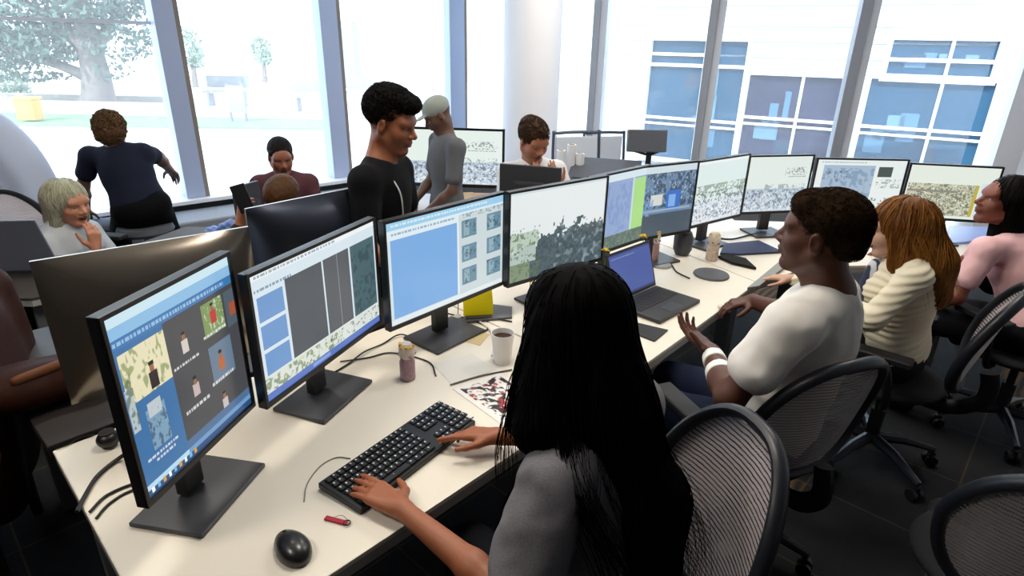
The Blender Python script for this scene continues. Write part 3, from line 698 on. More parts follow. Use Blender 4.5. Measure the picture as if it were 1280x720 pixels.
strands('loose_strands', L, .0015, hairmat('auburn_light', '#96602a', .45), ho, p.org)
g = SDF(); g.cap(p.N+p.BM@np.array([-.03, .10, -.08]), p.N+p.BM@np.array([-.05, .135, -.30]), .05, .06, k=.03)
sm = mat('striped_scarf', '#3c4256', .8); nt = sm.node_tree; wv = nt.nodes.new('ShaderNodeTexWave'); wv.inputs['Scale'].default_value = 14; wv.inputs['Distortion'].default_value = 2
cr = nt.nodes.new('ShaderNodeValToRGB'); cr.color_ramp.elements[0].color = (.03, .04, .08, 1); cr.color_ramp.elements[1].color = (.6, .6, .65, 1); cr.color_ramp.elements[0].position = .4; cr.color_ramp.elements[1].position = .6
tcn = nt.nodes.new('ShaderNodeTexCoord'); nt.links.new(tcn.outputs['Object'], wv.inputs['Vector']); nt.links.new(wv.outputs[0], cr.inputs[0]); nt.links.new(cr.outputs[0], nt.nodes['Principled BSDF'].inputs['Base Color'])
sdf_obj('striped_blouse', g, sm, p.root, .006, origin=p.org)
# ---- woman in the pink top
F4 = nrm((-.75, .66, 0)); P4 = np.array([2.50, 2.62, .57]); hC = W(1256, 252, 2.82)
p = Person('woman with long dark hair in a pink top at the right edge of the picture', '#7a4130',
    C=hC, fwd=(-.95, .22, .14), N=hC+np.array([.10, -.06, -.14]), P=P4, Ls=W(1232, 312, 2.70), Rs=hC+np.array([.20, .12, -.22]),
    arms={'L': (W(1195, 372, 2.66), W(1150, 378, 2.9)), 'R': (hC+np.array([.05, .25, -.42]), hC+np.array([-.22, .34, -.38]))},
    hands={'L': dict(d=(-.8, .5, -.1)), 'R': dict(d=(-.8, .5, -.1))},
    legs=seated_legs(P4, F4, .42, .53), fem=True, h=.006, shirt='#efbfc3', sleeve=.62, pants='#191a20', lips='#6e2f2c', foldamp=.004)
hm = mat('hairdark', '#0b0706', .6, spec=.1); T = p.T
g = SDF(); g.ell(T(0, -.025, .034), (.088, .110, .098), p.M); g.cap(T(0, -.07, .0), T(0, -.12, -.2), .082, .088, k=.05); g.cap(T(.0, -.12, -.2), T(.0, -.13, -.38), .088, .07, k=.05)
for e in (-1, 1): g.cap(T(e*.062, -.012, .02), T(e*.060, -.075, -.15), .034, .045, k=.03)
g.ell(T(0, .115, -.045), (.066, .082, .12), p.M, k=.01, sub=True)
ho = sdf_obj('long_hair', g, hm, p.root, .006, None, 0, origin=p.org)
flow_hair('surface_strands', ho, 800, 16, .013, .0015, hm, jit=.08, lift=.003, seed=4)
# ---- young man standing behind the screens
hC = W(489, 154, 2.56); N5 = hC+np.array([-.055, -.02, -.155]); P5 = np.array([hC[0]-.10, 2.60, .84]); f5 = nrm((.97, -.22, 0))
p = Person('young man in a black T-shirt with tall curly black hair, standing in profile', '#8a5236',
    C=hC, fwd=(.96, -.24, -.24), N=N5, P=P5, Ls=rel(N5, f5, -.15, .02, -.06), Rs=rel(N5, f5, .15, .0, -.06),
    arms={'L': (rel(N5, f5, -.24, .02, -.33), rel(N5, f5, -.16, .22, -.42)), 'R': (rel(N5, f5, .22, .03, -.33), rel(N5, f5, .14, .24, -.42))},
    legs=standing_legs(P5, f5), h=.006, shirt='#0d0d10', sleeve=.6, pants='#15161a', lips='#7c4038', sc=.96)
cap_hair(p, 'curly_hair', hairmat('curly', '#0c0807', .7), [('e', (0, -.03, .055), (.080, .096, .080)), ('e', (0, -.015, .098), (.070, .085, .050)), ('e', (0, .065, .095), (.055, .040, .030)), ('s', (0, .115, -.035), (.1, .075, .098)), ('s', (0, -.02, -.10), (.12, .13, .075), .01),
    ('s', (-.09, .012, -.012), (.03, .026, .042), .006), ('s', (.09, .012, -.012), (.03, .026, .042), .006)], curly(190), .004, curls=(2200, .0065, .0016, .009))
nk = p.N-p.org; a_ = nk+p.BM@np.array([.05, .04, -.01]); b_ = nk+p.BM@np.array([.055, .125, -.09]); c_ = nk+p.BM@np.array([.03, .135, -.25])
ly = MB().tube(spline([nk+p.BM@np.array([.02, -.05, .0]), a_, b_, c_], 6), .0035, 6).build('lanyard', mat('lanyard_white', '#d8d8dc', .6), p.root); MB().box(c_+np.array([0, 0, -.04]), (.055, .006, .085), None, .002).build('badge', mat('badge_orange', '#c9764a', .4), ly)
# ---- grey cap
hC = W(547, 143, 4.25); f6 = nrm((-.45, -.25, 0)); N6 = hC+np.array([.06, .0, -.14]); P6 = np.array([hC[0]+.05, 4.28, .70])
p = Person('man in a grey cap and grey polo shirt looking down beside the big display', '#5a3d2e',
    C=hC, fwd=(-.80, -.25, -.50), N=N6, P=P6, Ls=rel(N6, f6, -.17, -.0, -.06), Rs=rel(N6, f6, .17, .0, -.06),
    arms={'L': (rel(N6, f6, -.20, .05, -.34), rel(N6, f6, -.12, .22, -.50)), 'R': (rel(N6, f6, .20, .04, -.33), rel(N6, f6, .15, .2, -.48))},
    legs=standing_legs(P6, f6), h=.007, shirt='#5f6064', sleeve=.7, pants='#3a3c42', sc=.9, hs=.95)
cap_hair(p, 'cap', mat('cap_grey', '#8f968f', .8, var=.1), [('e', (0, -.012, .050), (.086, .106, .080)), ('e', (0, .105, .040), (.060, .055, .008)), ('s', (0, 0, -.06), (.14, .15, .072), .004), ('s', (0, .17, -.03), (.1, .06, .06), .004)], h=.006)
# ---- person leaning the face on a hand in front of the column
hC = W(667, 176, 3.75); f7 = nrm((.35, -.9, 0)); N7 = hC+np.array([.0, .06, -.135]); P7 = np.array([hC[0]+.06, 3.98, .57])
p = Person('person in a white shirt resting the face on one hand by the round column', '#9a6047',
    C=hC, fwd=(.45, -.80, -.40), N=N7, P=P7, Ls=rel(N7, f7, -.17, -.0, -.07), Rs=rel(N7, f7, .17, .0, -.07),
    arms={'L': (rel(N7, f7, -.24, .14, -.33), rel(N7, f7, -.08, .22, -.12)), 'R': (rel(N7, f7, .24, .16, -.30), rel(N7, f7, .09, .20, -.10))},
    hands={'L': dict(d=(-.4, -.1, .9), n=(0, .9, .3)), 'R': dict(d=(.35, .0, .9), n=(0, .9, .3), curl=(.6, .6, .6, .6))},
    legs=seated_legs(P7, f7, .42, .53), h=.007, shirt='#d9d9dc', sleeve=1.1, pants='#2a2c33')
cap_hair(p, 'hair', hairmat('brown', '#3a2618', .7), [('e', (0, -.02, .045), (.088, .108, .088)), ('e', (0, -.07, .07), (.06, .06, .05)), ('s', (0, .12, -.035), (.1, .08, .095))], curly(170), .003, h=.006, curls=(700, .006, .002, .005))
# ---- person in maroon by the window
hC = W(351, 196, 4.25); f8 = nrm((.25, -.95, 0)); N8 = hC+np.array([-.01, .03, -.14]); P8 = np.array([hC[0]-.02, 4.36, .47])
p = Person('person with short dark hair in a maroon top, sitting in front of the windows', '#8a5540',
    C=hC, fwd=(.45, -.85, -.25), N=N8, P=P8, Ls=rel(N8, f8, -.17, -.0, -.06), Rs=rel(N8, f8, .17, .0, -.06),
    arms={'L': (rel(N8, f8, -.22, .06, -.30), rel(N8, f8, -.12, .24, -.30)), 'R': (rel(N8, f8, .22, .06, -.30), rel(N8, f8, .12, .24, -.30))},
    legs=seated_legs(P8, f8, .42, .50), h=.007, shirt='#54343a', sleeve=1.8, pants='#2a2a32')
cap_hair(p, 'hair', hairmat('short', '#120c0a', .75), [('e', (0, -.022, .048), (.085, .104, .086)), ('s', (0, .115, -.03), (.1, .075, .09)), ('s', (0, -.02, -.10), (.12, .13, .07))], curly(200), .003, h=.006)
# ---- person behind the dark computer holding up a phone
hC = W(354, 250, 3.25); f9 = nrm((-.1, -.95, 0)); N9 = hC+np.array([0, .05, -.14]); P9 = np.array([hC[0], 3.42, .42])
wr9 = W(301, 278, 3.10)
p = Person('person with brown hair mostly hidden behind the dark computer, raising a phone', '#a5694c',
    C=hC, fwd=(-.2, -.8, -.5), N=N9, P=P9, Ls=rel(N9, f9, -.17, -.0, -.06), Rs=rel(N9, f9, .17, .0, -.06),
    arms={'R': (W(292, 318, 3.05), wr9), 'L': (rel(N9, f9, -.22, .06, -.30), rel(N9, f9, -.12, .20, -.32))},
    hands={'R': dict(d=W(303, 258, 3.08)-wr9, n=(.6, .7, 0), curl=(.5, .5, .5, .5))},
    legs=seated_legs(P9, f9, .40, .48), h=.007, shirt='#2c2320', sleeve=1.75, pants='#20222a')
cap_hair(p, 'hair', hairmat('brown2', '#43280f', .6), [('e', (0, -.015, .045), (.092, .110, .092)), ('s', (0, .13, -.05), (.1, .08, .09))], curly(120), .002, h=.006)
p9 = p
# ---- person in black by the window, back turned
hC = W(139, 163, 4.10); f10 = nrm((-.30, .95, 0)); N10 = hC+np.array([.03, -.03, -.13]); P10 = W(176, 258, 3.98)
p = Person('person with curly brown hair in a black T-shirt leaning on the window sill, back turned', '#7a5a48',
    C=hC, fwd=(-.35, .85, -.30), up=(-.1, 0, 1), N=N10, P=P10, Ls=W(112, 196, 4.05), Rs=W(180, 192, 4.12),
    arms={'L': (W(104, 232, 4.08), W(108, 264, 4.22)), 'R': (W(198, 196, 4.3), W(212, 212, 4.45))},
    legs={'L': (W(150, 300, 4.25), np.array([*W(150, 300, 4.2)[:2], .085])), 'R': (W(214, 292, 4.2), np.array([*W(214, 292, 4.2)[:2], .085]))},
    h=.007, shirt='#1c2030', sleeve=.55, pants='#0d0e12', hs=.95)
cap_hair(p, 'curly_hair', hairmat('curlbrown', '#6a4f38', .75), [('e', (0, -.03, .03), (.09, .105, .094)), ('e', (0, -.07, -.03), (.085, .06, .07))], curly(110), .009, h=.007, curls=(900, .010, .003, .012))
# ---- older woman with grey-blond hair
hC = W(86, 254, 3.20); f11 = nrm((.85, -.1, 0)); N11 = hC+np.array([-.07, .01, -.13]); P11 = np.array([hC[0]-.10, 3.22, .42])
p = Person('woman with chin-length grey-blond hair in a light grey top, seated at the left', '#b57c60',
    C=hC, fwd=(.90, -.30, -.12), N=N11, P=P11, Ls=rel(N11, f11, -.16, -.0, -.08), Rs=rel(N11, f11, .16, .0, -.08),
    arms={'L': (rel(N11, f11, -.16, .16, -.30), rel(N11, f11, -.06, .34, -.22)), 'R': (rel(N11, f11, .17, .16, -.30), rel(N11, f11, .06, .22, -.10))},
    hands={'R': dict(d=(.1, .0, 1), n=(-.7, .4, 0), curl=(.5, .5, .5, .5)), 'L': dict(d=(.9, 0, .1))},
    legs=seated_legs(P11, f11, .40, .48), fem=True, h=.006, shirt='#a9adb2', sleeve=1.8, pants='#2a2c33', brow='#5a4a3a', sc=1.05)
T = p.T; g = SDF(); g.ell(T(0, -.022, .034), (.092, .112, .098), p.M); g.cap(T(0, -.07, .0), T(0, -.09, -.11), .078, .07, k=.05)
for e in (-1, 1): g.cap(T(e*.066, -.01, .02), T(e*.072, -.01, -.10), .034, .030, k=.03)
g.ell(T(0, .115, -.045), (.066, .078, .11), p.M, k=.01, sub=True)
ho = sdf_obj('bob_hair', g, hairmat('greyblond', '#9a9a82', .6), p.root, .006, None, 0, origin=p.org)
flow_hair('surface_strands', ho, 700, 12, .012, .0018, hairmat('greyblond2', '#b3b09a', .6), jit=.2, lift=.005, seed=6)
# ---- person cut by the left edge
hC = W(-70, 262, 2.75); f12 = nrm((.6, .6, 0)); N12 = hC+np.array([-.04, -.03, -.14]); P12 = np.array([hC[0]-.05, 2.60, .42])
wr = W(-12, 340, 2.75)
p = Person('person in an orange-red top of whom only a hand shows at the left edge', '#a8664c',
    C=hC, fwd=(.6, .6, -.2), N=N12, P=P12, Ls=rel(N12, f12, -.16, -.0, -.06), Rs=rel(N12, f12, .16, .0, -.06),
    arms={'R': (W(-35, 372, 2.62), wr), 'L': (rel(N12, f12, -.2, .1, -.28), rel(N12, f12, -.1, .3, -.25))},
    hands={'R': dict(d=W(8, 328, 2.8)-wr, n=(0, .5, -.6), curl=(.5, .5, .5, .5))},
    legs=seated_legs(P12, f12, .40, .48), h=.007, shirt='#a83a1e', sleeve=1.85, pants='#20222a')
cap_hair(p, 'hair', hairmat('short', '#120c0a', .75), [('e', (0, -.022, .048), (.085, .104, .086)), ('s', (0, .115, -.03), (.1, .075, .09))], curly(200), .003, h=.007)
# ================================================================ desks
dtop = mat('desk_laminate', '#e9e1d3', .38, var=.02, vscale=3); dedge = mat('desk_edge', '#a39f99', .6); dleg = mat('desk_leg', '#8a8d92', .4, metal=.6)
def desk(label, poly, top=dtop, z=.74, legs=(), edge=dedge, name='desk', panel=None):
    c = np.mean(poly, 0); t = empty(name, label, 'desk', (c[0], c[1], 0)); pl = [(x-c[0], y-c[1]) for x, y in poly]
    MB().prism(pl, z-.012, z, .002).build('worktop', top, t); MB().prism([(x*.999, y*.999) for x, y in pl], z-.040, z-.0122).build('edge_band', edge, t)
    for x, y in legs: MB().box((x-c[0], y-c[1], (z-.045)/2+.0), (.07, .07, z-.045), rotz(.8), .006).build('leg', dleg, t)
    if panel is not None:
        a, b = np.array(panel[0])-c, np.array(panel[1])-c; d = nrm(b-a); MB().box((*((a+b)/2), .45), (np.linalg.norm(b-a), .02, .50), rotz(math.atan2(d[1], d[0]))).build('modesty_panel', mat('modesty', '#3b3d42', .7), t)
    return t
S1a, S1b = (.375, 1.775), (-.28, 2.40); S2a, S2b = (1.20, 2.74), (.80, 3.42)
desk('white desk nearest the camera, carrying the first three screens', [(-.587, .725), (-.19, 1.155), (.003, 1.366), S1a, S1b, (-.95, 1.665), (-1.25, 1.345)], legs=[(-.60, .85), (-1.14, 1.36), (.22, 1.75), (-.27, 2.25)])
desk('white desk in the middle run, carrying the laptop', [(S1a[0]+.004, S1a[1]+.004), (.70, 2.15), S2a, S2b, (.15, 2.86), (S1b[0]+.004, S1b[1]+.004)], legs=[(.47, 2.0), (1.1, 2.8), (.75, 3.25)])
desk('white desk at the far right under the last four screens', [(S2a[0]+.004, S2a[1]+.004), (1.6, 3.0), (2.3, 3.07), (3.3, 3.02), (3.35, 3.75), (2.5, 3.86), (1.45, 3.88), (S2b[0]+.004, S2b[1]+.004)], legs=[(1.55, 3.15), (2.5, 3.2), (3.2, 3.15), (1.4, 3.7), (3.2, 3.6)])
dark = mat('dark_desk', '#2b2523', .5, var=.1)
desk('dark desk behind the near white desk, holding the silver and the dark computer', [(-1.275, 1.36), (-.29, 2.43), (-.95, 3.03), (-1.95, 1.95)], top=dark, edge=mat('dark_edge', '#1c1918', .6), legs=[(-1.3, 1.5), (-1.8, 1.95), (-.95, 2.9)])
ttop = mat('grey_table', '#a9adb3', .4)
desk('grey table beside the man in the grey cap', [(-1.0, 3.35), (.35, 3.35), (.35, 3.95), (.0, 4.95), (-1.0, 4.95)], top=ttop, z=.62, legs=[(-.9, 3.5), (.25, 3.5), (-.1, 4.8), (-.9, 4.8)], name='table')
desk('white side table below the dark box and the printer', [(.42, 3.35), (.75, 3.48), (1.5, 3.95), (1.5, 4.75), (.42, 4.75)], top=mat('white_table', '#cfd1d4', .5), z=.72, legs=[(.5, 3.5), (1.4, 4.05), (.5, 4.65), (1.4, 4.65)], name='table')
a0 = np.array([-3.30, 2.65])
desk('grey desk at the left in front of the grey-blond woman', [(-3.3, 2.45), (-2.15, 2.45), (-1.75, 2.85), (-1.75, 3.6), (-2.05, 3.6), (-2.2, 3.0), (-3.3, 3.0)], top=mat('mid_table', '#3c3733', .5), z=.70, legs=[(-3.2, 2.55), (-2.2, 2.55), (-1.85, 3.5), (-3.2, 2.9)])

# ================================================================ screens
def canvas(w=320, h=198, c='#ffffff'): a = np.zeros((h, w, 3)); a[:] = lin(c); return a
def R_(a, x0, y0, x1, y1, c, al=1):
    h, w = a.shape[:2]; xs, ys = slice(int(x0*w), max(int(x0*w)+1, int(x1*w))), slice(int(y0*h), max(int(y0*h)+1, int(y1*h)))
    a[ys, xs] = a[ys, xs]*(1-al)+np.array(lin(c))*al
def noise2(w, h, s, seed):
    r = np.random.default_rng(seed); g = r.random((int(h/s)+3, int(w/s)+3)); y, x = np.mgrid[0:h, 0:w]/s; yi, xi = y.astype(int), x.astype(int); fy, fx = y-yi, x-xi
    return g[yi, xi]*(1-fx)*(1-fy)+g[yi, xi+1]*fx*(1-fy)+g[yi+1, xi]*(1-fx)*fy+g[yi+1, xi+1]*fx*fy
def N_(a, x0, y0, x1, y1, c, s=3, thr=.5, seed=0, al=.75):
    h, w = a.shape[:2]; s = s*w/260; m = np.zeros((h, w), bool); m[int(y0*h):int(y1*h), int(x0*w):int(x1*w)] = True
    n = noise2(w, h, s*1.6, seed)*.45+noise2(w, h, s/1.4, seed+9)*.55; k = np.clip((n-thr)*9, 0, 1)*al*m; k = k[..., None]; a[:] = a*(1-k)+np.array(lin(c))*k
def text(a, x, y, w_, c, seed=0, hgt=.018):
    r = np.random.default_rng(seed); X = x
    while X < x+w_:
        l = r.uniform(.008, .03); R_(a, X, y, min(X+l, x+w_), y+hgt, c, .8); X += l+.008
def fig(a, x, y, s, shirt, skin='#9a6a4c', hair='#1a1210'):
    R_(a, x-.32*s, y, x+.32*s, y+.9*s, shirt); R_(a, x-.15*s, y-.42*s, x+.15*s, y+.02*s, skin); R_(a, x-.18*s, y-.55*s, x+.18*s, y-.34*s, hair)
def s_call():
    a = canvas(c='#b9dff2'); R_(a, 0, .0, 1, .06, '#cfeaf5'); R_(a, 0, .06, 1, .12, '#8fc0e6'); R_(a, 0, .12, 1, .17, '#3f7ab5'); R_(a, 0, .17, .36, .93, '#3d73a8'); R_(a, .36, .17, 1, .93, '#4a4b50')
    text(a, .02, .135, .9, '#a8cdea', 1); R_(a, .03, .2, .36, .47, '#e9e2bd'); N_(a, .03, .2, .36, .47, '#8a9a62', 5, .55, 3, .8); fig(a, .23, .37, .10, '#2a1d26'); R_(a, .02, .38, .07, .62, '#b8c6cc'); N_(a, .02, .3, .08, .6, '#58694f', 4, .5, 4)
    R_(a, .12, .55, .26, .78, '#7fa3bd'); R_(a, .14, .52, .24, .6, '#c2ccd2'); N_(a, .12, .55, .26, .78, '#35506e', 3, .55, 8); text(a, .06, .80, .24, '#dfe8f0', 5); text(a, .12, .83, .15, '#dfe8f0', 6)
    for i, (x, y, c) in enumerate(((.50, .32, '#d8cfc8'), (.78, .26, '#c23a32'), (.52, .60, '#c9b7b4'), (.78, .56, '#b8683c'), (.75, .82, '#c9c2c2'))):
        if c == '#c23a32': R_(a, .68, .20, .88, .40, '#7f9a5e'); N_(a, .68, .2, .88, .4, '#dfe6cf', 3, .6, 3)
        if i == 3: R_(a, .68, .46, .90, .70, '#6a7f96')
        fig(a, x, y, .085, c); text(a, x-.12, y+.12, .22, '#e8e8e8', 20+i)
    R_(a, .90, .20, 1, .42, '#55626e'); R_(a, .94, .28, 1, .36, '#a8583f'); R_(a, .36, .93, 1, .96, '#6f9fce'); R_(a, 0, .96, 1, 1, '#2c4f7d'); R_(a, .36, .88, 1, .93, '#52729a')
    for i in range(9): R_(a, .04+i*.045, .955, .06+i*.045, .985, ['#ffffff', '#76b9e8', '#d9a23c'][i % 3])
    return a
def s_panels():
    a = canvas(c='#dbe9f2'); R_(a, 0, 0, 1, .05, '#f2f6f8'); text(a, .03, .02, .6, '#8aa0b5', 2); text(a, .02, .12, .25, '#6c87a5', 3)
    for y in (.18, .40, .62): R_(a, .03, y, .20, y+.19, '#6f9bd0')
    for x0, x1, c in ((.22, .50, '#50565e'), (.515, .74, '#565b62'), (.755, .99, '#4f6a70')): R_(a, x0, .14, x1, .80, c)
    R_(a, .63, .14, .635, .8, '#8a8f95'); N_(a, .76, .2, .98, .78, '#3c4f58', 6, .5, 5, .7); R_(a, 0, .80, 1, .94, '#dfe6e0')
    N_(a, .0, .82, .6, .94, '#5f7f45', 4, .52, 7); N_(a, .1, .82, .8, .93, '#c9c65e', 4, .66, 9); N_(a, .5, .82, 1, .93, '#4a5560', 3, .6, 10); R_(a, 0, .94, 1, 1, '#5b79c4'); R_(a, .35, .955, .5, .985, '#8aa5e0'); return a
def s_bluepanel():
    a = canvas(c='#d5e6ee'); R_(a, 0, 0, 1, .08, '#9fd2ef'); R_(a, 0, .08, 1, .17, '#e3f0f6'); text(a, .04, .03, .8, '#eaf6fc', 1); text(a, .04, .11, .5, '#7aa2bd', 2); R_(a, .03, .17, .56, .94, '#7fb0e6'); R_(a, .56, .17, .575, .94, '#eef4f8')
    R_(a, .575, .10, 1, .97, '#cfdcdf')
    for j, y in enumerate((.17, .43, .68)):
        for i, x in enumerate((.60, .84)): R_(a, x, y, x+.14, y+.18, '#6f93a6'); R_(a, x+.02, y+.02, x+.07, y+.16, '#96b3bf'); N_(a, x, y, x+.14, y+.18, '#41606f', 4, .6, i+j)
    N_(a, .6, .1, 1, .15, '#7f99a8', 3, .55, 4); R_(a, 0, .95, 1, 1, '#e6eef0'); return a
def s_campus():
    a = canvas(c='#e9eff0'); h, w = a.shape[:2]; y, x = np.mgrid[0:h, 0:w]/np.array([h, w])[:, None, None]; n = noise2(w, h, 14, 3)*.2+noise2(w, h, 5, 5)*.12
    top = .52-.12*np.sin(x*3.4-.7)+n-.1; m = y > top; a[m] = lin('#64767c'); k = (noise2(w, h, 6, 8)*.5+noise2(w, h, 3, 18)*.5)*m; k = k[..., None]; a[:] = a*(1-k)+np.array(lin('#31434a'))*k; k = np.clip(noise2(w, h, 9, 9)*2-1.1, 0, 1)*m*(x > .45); k = k[..., None]; a[:] = a*(1-k)+np.array(lin('#a3b3bd'))*k
    R_(a, .0, .45, .28, .62, '#a8bfa6', .7); R_(a, 0, .62, .26, .80, '#c7d6d0', .8); R_(a, 0, .80, .2, 1, '#8b9c7f', .8); N_(a, 0, .4, .3, 1, '#5f7a52', 4, .58, 11, .8); R_(a, 0, .0, 1, .03, '#d0dfe4'); return a
def s_green():
    a = canvas(c='#93aad2'); R_(a, 0, 0, 1, .10, '#d8e8ef'); R_(a, .66, .12, .97, .86, '#a9dd86'); R_(a, .62, .1, .66, .86, '#c8dbe2'); R_(a, .97, .1, 1, .86, '#cfe3ea'); N_(a, .0, .15, .6, .8, '#7f99cc', 12, .5, 3); R_(a, 0, .82, 1, 1, '#5c7068'); N_(a, 0, .82, 1, 1, '#78897f', 6, .5, 2); return a
def s_game():
    a = canvas(c='#6f8cab'); R_(a, 0, 0, 1, .1, '#d3e1e8'); N_(a, 0, .1, 1, .6, '#2e3f52', 7, .45, 4); N_(a, 0, .1, 1, .55, '#b9c9d3', 4, .62, 5); R_(a, .25, .40, .45, .56, '#d8dcd8'); R_(a, .52, .36, .76, .66, '#3f74c9'); R_(a, .56, .42, .68, .6, '#84b3ea'); R_(a, .0, .62, .95, .65, '#9db1c4'); R_(a, 0, .68, 1, 1, '#4c5a66'); N_(a, 0, .3, .3, .7, '#7fa6d6', 6, .5, 9); return a
def s_street(seed, sky='#dfeeec'):
    a = canvas(c=sky); R_(a, 0, 0, 1, .05, '#f0f6f6'); N_(a, .0, .38, 1, .52, '#7d8f7c', 5, .42, seed); N_(a, 0, .50, 1, .68, '#4b5a55', 4, .48, seed+1); R_(a, 0, .66, 1, 1, '#dfe7ee'); N_(a, 0, .62, 1, .95, '#55708f', 4, .52, seed+2); N_(a, 0, .70, 1, 1, '#22304a', 3, .64, seed+3); N_(a, .0, .7, 1, .98, '#ffffff', 5, .6, seed+4); return a
def s_white():
    a = canvas(c='#e6f0ea'); N_(a, .6, .2, .95, .34, '#5f6f7a', 3, .5, 3); text(a, .66, .36, .28, '#7b8b93', 4); R_(a, 0, .58, 1, 1, '#c4d2dd'); N_(a, 0, .60, 1, .95, '#4a637f', 4, .5, 5); N_(a, 0, .64, 1, 1, '#f4f8fa', 4, .55, 6); N_(a, .3, .5, .95, .62, '#8a9ca3', 5, .5, 8); return a
def s_mixed():
    a = canvas(c='#eaf2f0'); R_(a, .08, .10, .66, .95, '#a9bfd3'); N_(a, .08, .15, .66, .9, '#7f9bb5', 10, .5, 3); N_(a, .08, .2, .4, .4, '#53687a', 5, .6, 4); R_(a, .70, .12, .86, .30, '#4a5650'); N_(a, .70, .34, .98, .5, '#8f9c98', 4, .5, 5); N_(a, .0, .68, 1, 1, '#5a6f7f', 4, .5, 6); text(a, .05, .04, .5, '#9db0bb', 7); return a
def s_parking():
    a = canvas(c='#e8f0e6'); R_(a, .02, .34, .78, .95, '#c9cab0'); N_(a, .02, .34, .78, .95, '#54594a', 3.2, .48, 3); N_(a, .02, .3, .78, .95, '#f0f2e4', 4, .62, 4); R_(a, .02, .46, .6, .50, '#8f9082'); R_(a, .78, .34, .82, .95, '#c2b24c'); R_(a, .84, .3, 1, .95, '#d8e6ee'); N_(a, .84, .55, 1, .95, '#6b8fd0', 4, .58, 6); return a
def s_laptop():
    a = canvas(c='#4d64ad'); R_(a, 0, 0, 1, .04, '#3a4b88'); text(a, .05, .10, .55, '#c2cff0', 3, .014)
    for i in range(10): text(a, .05, .2+i*.06, .3+.2*((i*7) % 3)/2, '#5d74bb', i, .01)
    R_(a, 0, .95, 1, 1, '#35427a'); return a
def s_poster():
    a = canvas(120, 90, '#e9e6e2'); N_(a, .05, .08, .95, .92, '#141118', 16, .50, 3, 1); N_(a, .1, .1, .8, .9, '#a3202c', 14, .60, 5, 1); N_(a, .1, .1, .9, .9, '#f4f2f0', 10, .62, 6, 1); return a
def pictured(name, a, org, U, V, parent, emit=.95, nrm_off=0, base=False):
    """flat picture: org lower left corner, U width vector, V height vector"""
    h, w = a.shape[:2]; org, U, V = [np.array(q, float) for q in (org, U, V)]
    y, x = np.mgrid[0:h+1, 0:w+1]; P = org+(x/w)[..., None]*U+(y/h)[..., None]*V; P = P.reshape(-1, 3)
    i = (np.arange(h)[:, None]*(w+1)+np.arange(w)[None]).ravel(); F = np.stack([i, i+1, i+w+2, i+w+1], 1)
    key = 'picture_%s' % (emit if not base else 'print')
    if key not in _M:
        m = bpy.data.materials.new(key); m.use_nodes = True; nt = m.node_tree; b = nt.nodes['Principled BSDF']; at = nt.nodes.new('ShaderNodeVertexColor'); at.layer_name = 'picture'
        if base: nt.links.new(at.outputs[0], b.inputs['Base Color']); b.inputs['Roughness'].default_value = .5
        else:
            b.inputs['Base Color'].default_value = (.01, .01, .01, 1); b.inputs['Roughness'].default_value = .25; nt.links.new(at.outputs[0], b.inputs['Emission Color']); b.inputs['Emission Strength'].default_value = emit
        _M[key] = m
    o = np_mesh(name, P, F, _M[key], parent, False); ca = o.data.color_attributes.new('picture', 'FLOAT_COLOR', 'CORNER')
    c = np.ones((h, w, 4)); c[..., :3] = a[::-1]; c = np.repeat(c.reshape(-1, 4), 4, 0); ca.data.foreach_set('color', c.astype(np.float32).ravel()); return o
case = mat('monitor_black', '#141519', .38, var=.05); stand = mat('stand_grey', '#45464b', .42, metal=.3); bez = mat('bezel_black', '#0b0b0d', .35)
def monitor(label, BL, BR, h, zb, pic, group='screens in the curved row', basew=.25, based=.19, z0=.74, th=.022, tilt=0, emit=.95, fr=.010, cover=False):
    BL, BR = np.array(BL[:2]), np.array(BR[:2]); w = np.linalg.norm(BR-BL); d = (BR-BL)/w; c = (BL+BR)/2; a = math.atan2(d[1], d[0]); back = np.array([-d[1], d[0]])
    bc = c+back*.05
    t = empty('monitor', label, 'monitor', (bc[0], bc[1], z0), a, group); y0 = -.05; z = zb-z0
    MB().box((0, y0+th/2+.001, z+h/2), (w, th, h), None, .003).build('casing', case, t)
    MB().box((0, y0+th+.012, z+h*.45), (w*.55, .03, h*.55), None, .012).build('rear_housing', case, t)
    f = MB(); 
    for e in (-1, 1): f.box((e*(w/2-fr/2), y0-.002, z+h/2), (fr, .008, h), None, .0015)
    f.box((0, y0-.002, z+h-fr/2), (w-.0, .0078, fr), None, .0015); f.box((0, y0-.002, z+fr*.75), (w-.0, .0079, fr*1.5), None, .0015); f.build('bezel', bez, t)
    pictured('screen', pic, (-w/2+fr, y0-.0006, z+fr*1.5), (w-2*fr, 0, 0), (0, 0, h-2.5*fr), t, emit)
    MB().box((0, y0+th+.045, z*.5+.10), (.065, .03, z+.16), None, .006).build('stand_neck', case, t)
    MB().box((0, -.01, .007), (basew, based, .012), None, .005, 3).build('base_plate', stand, t)
    return t
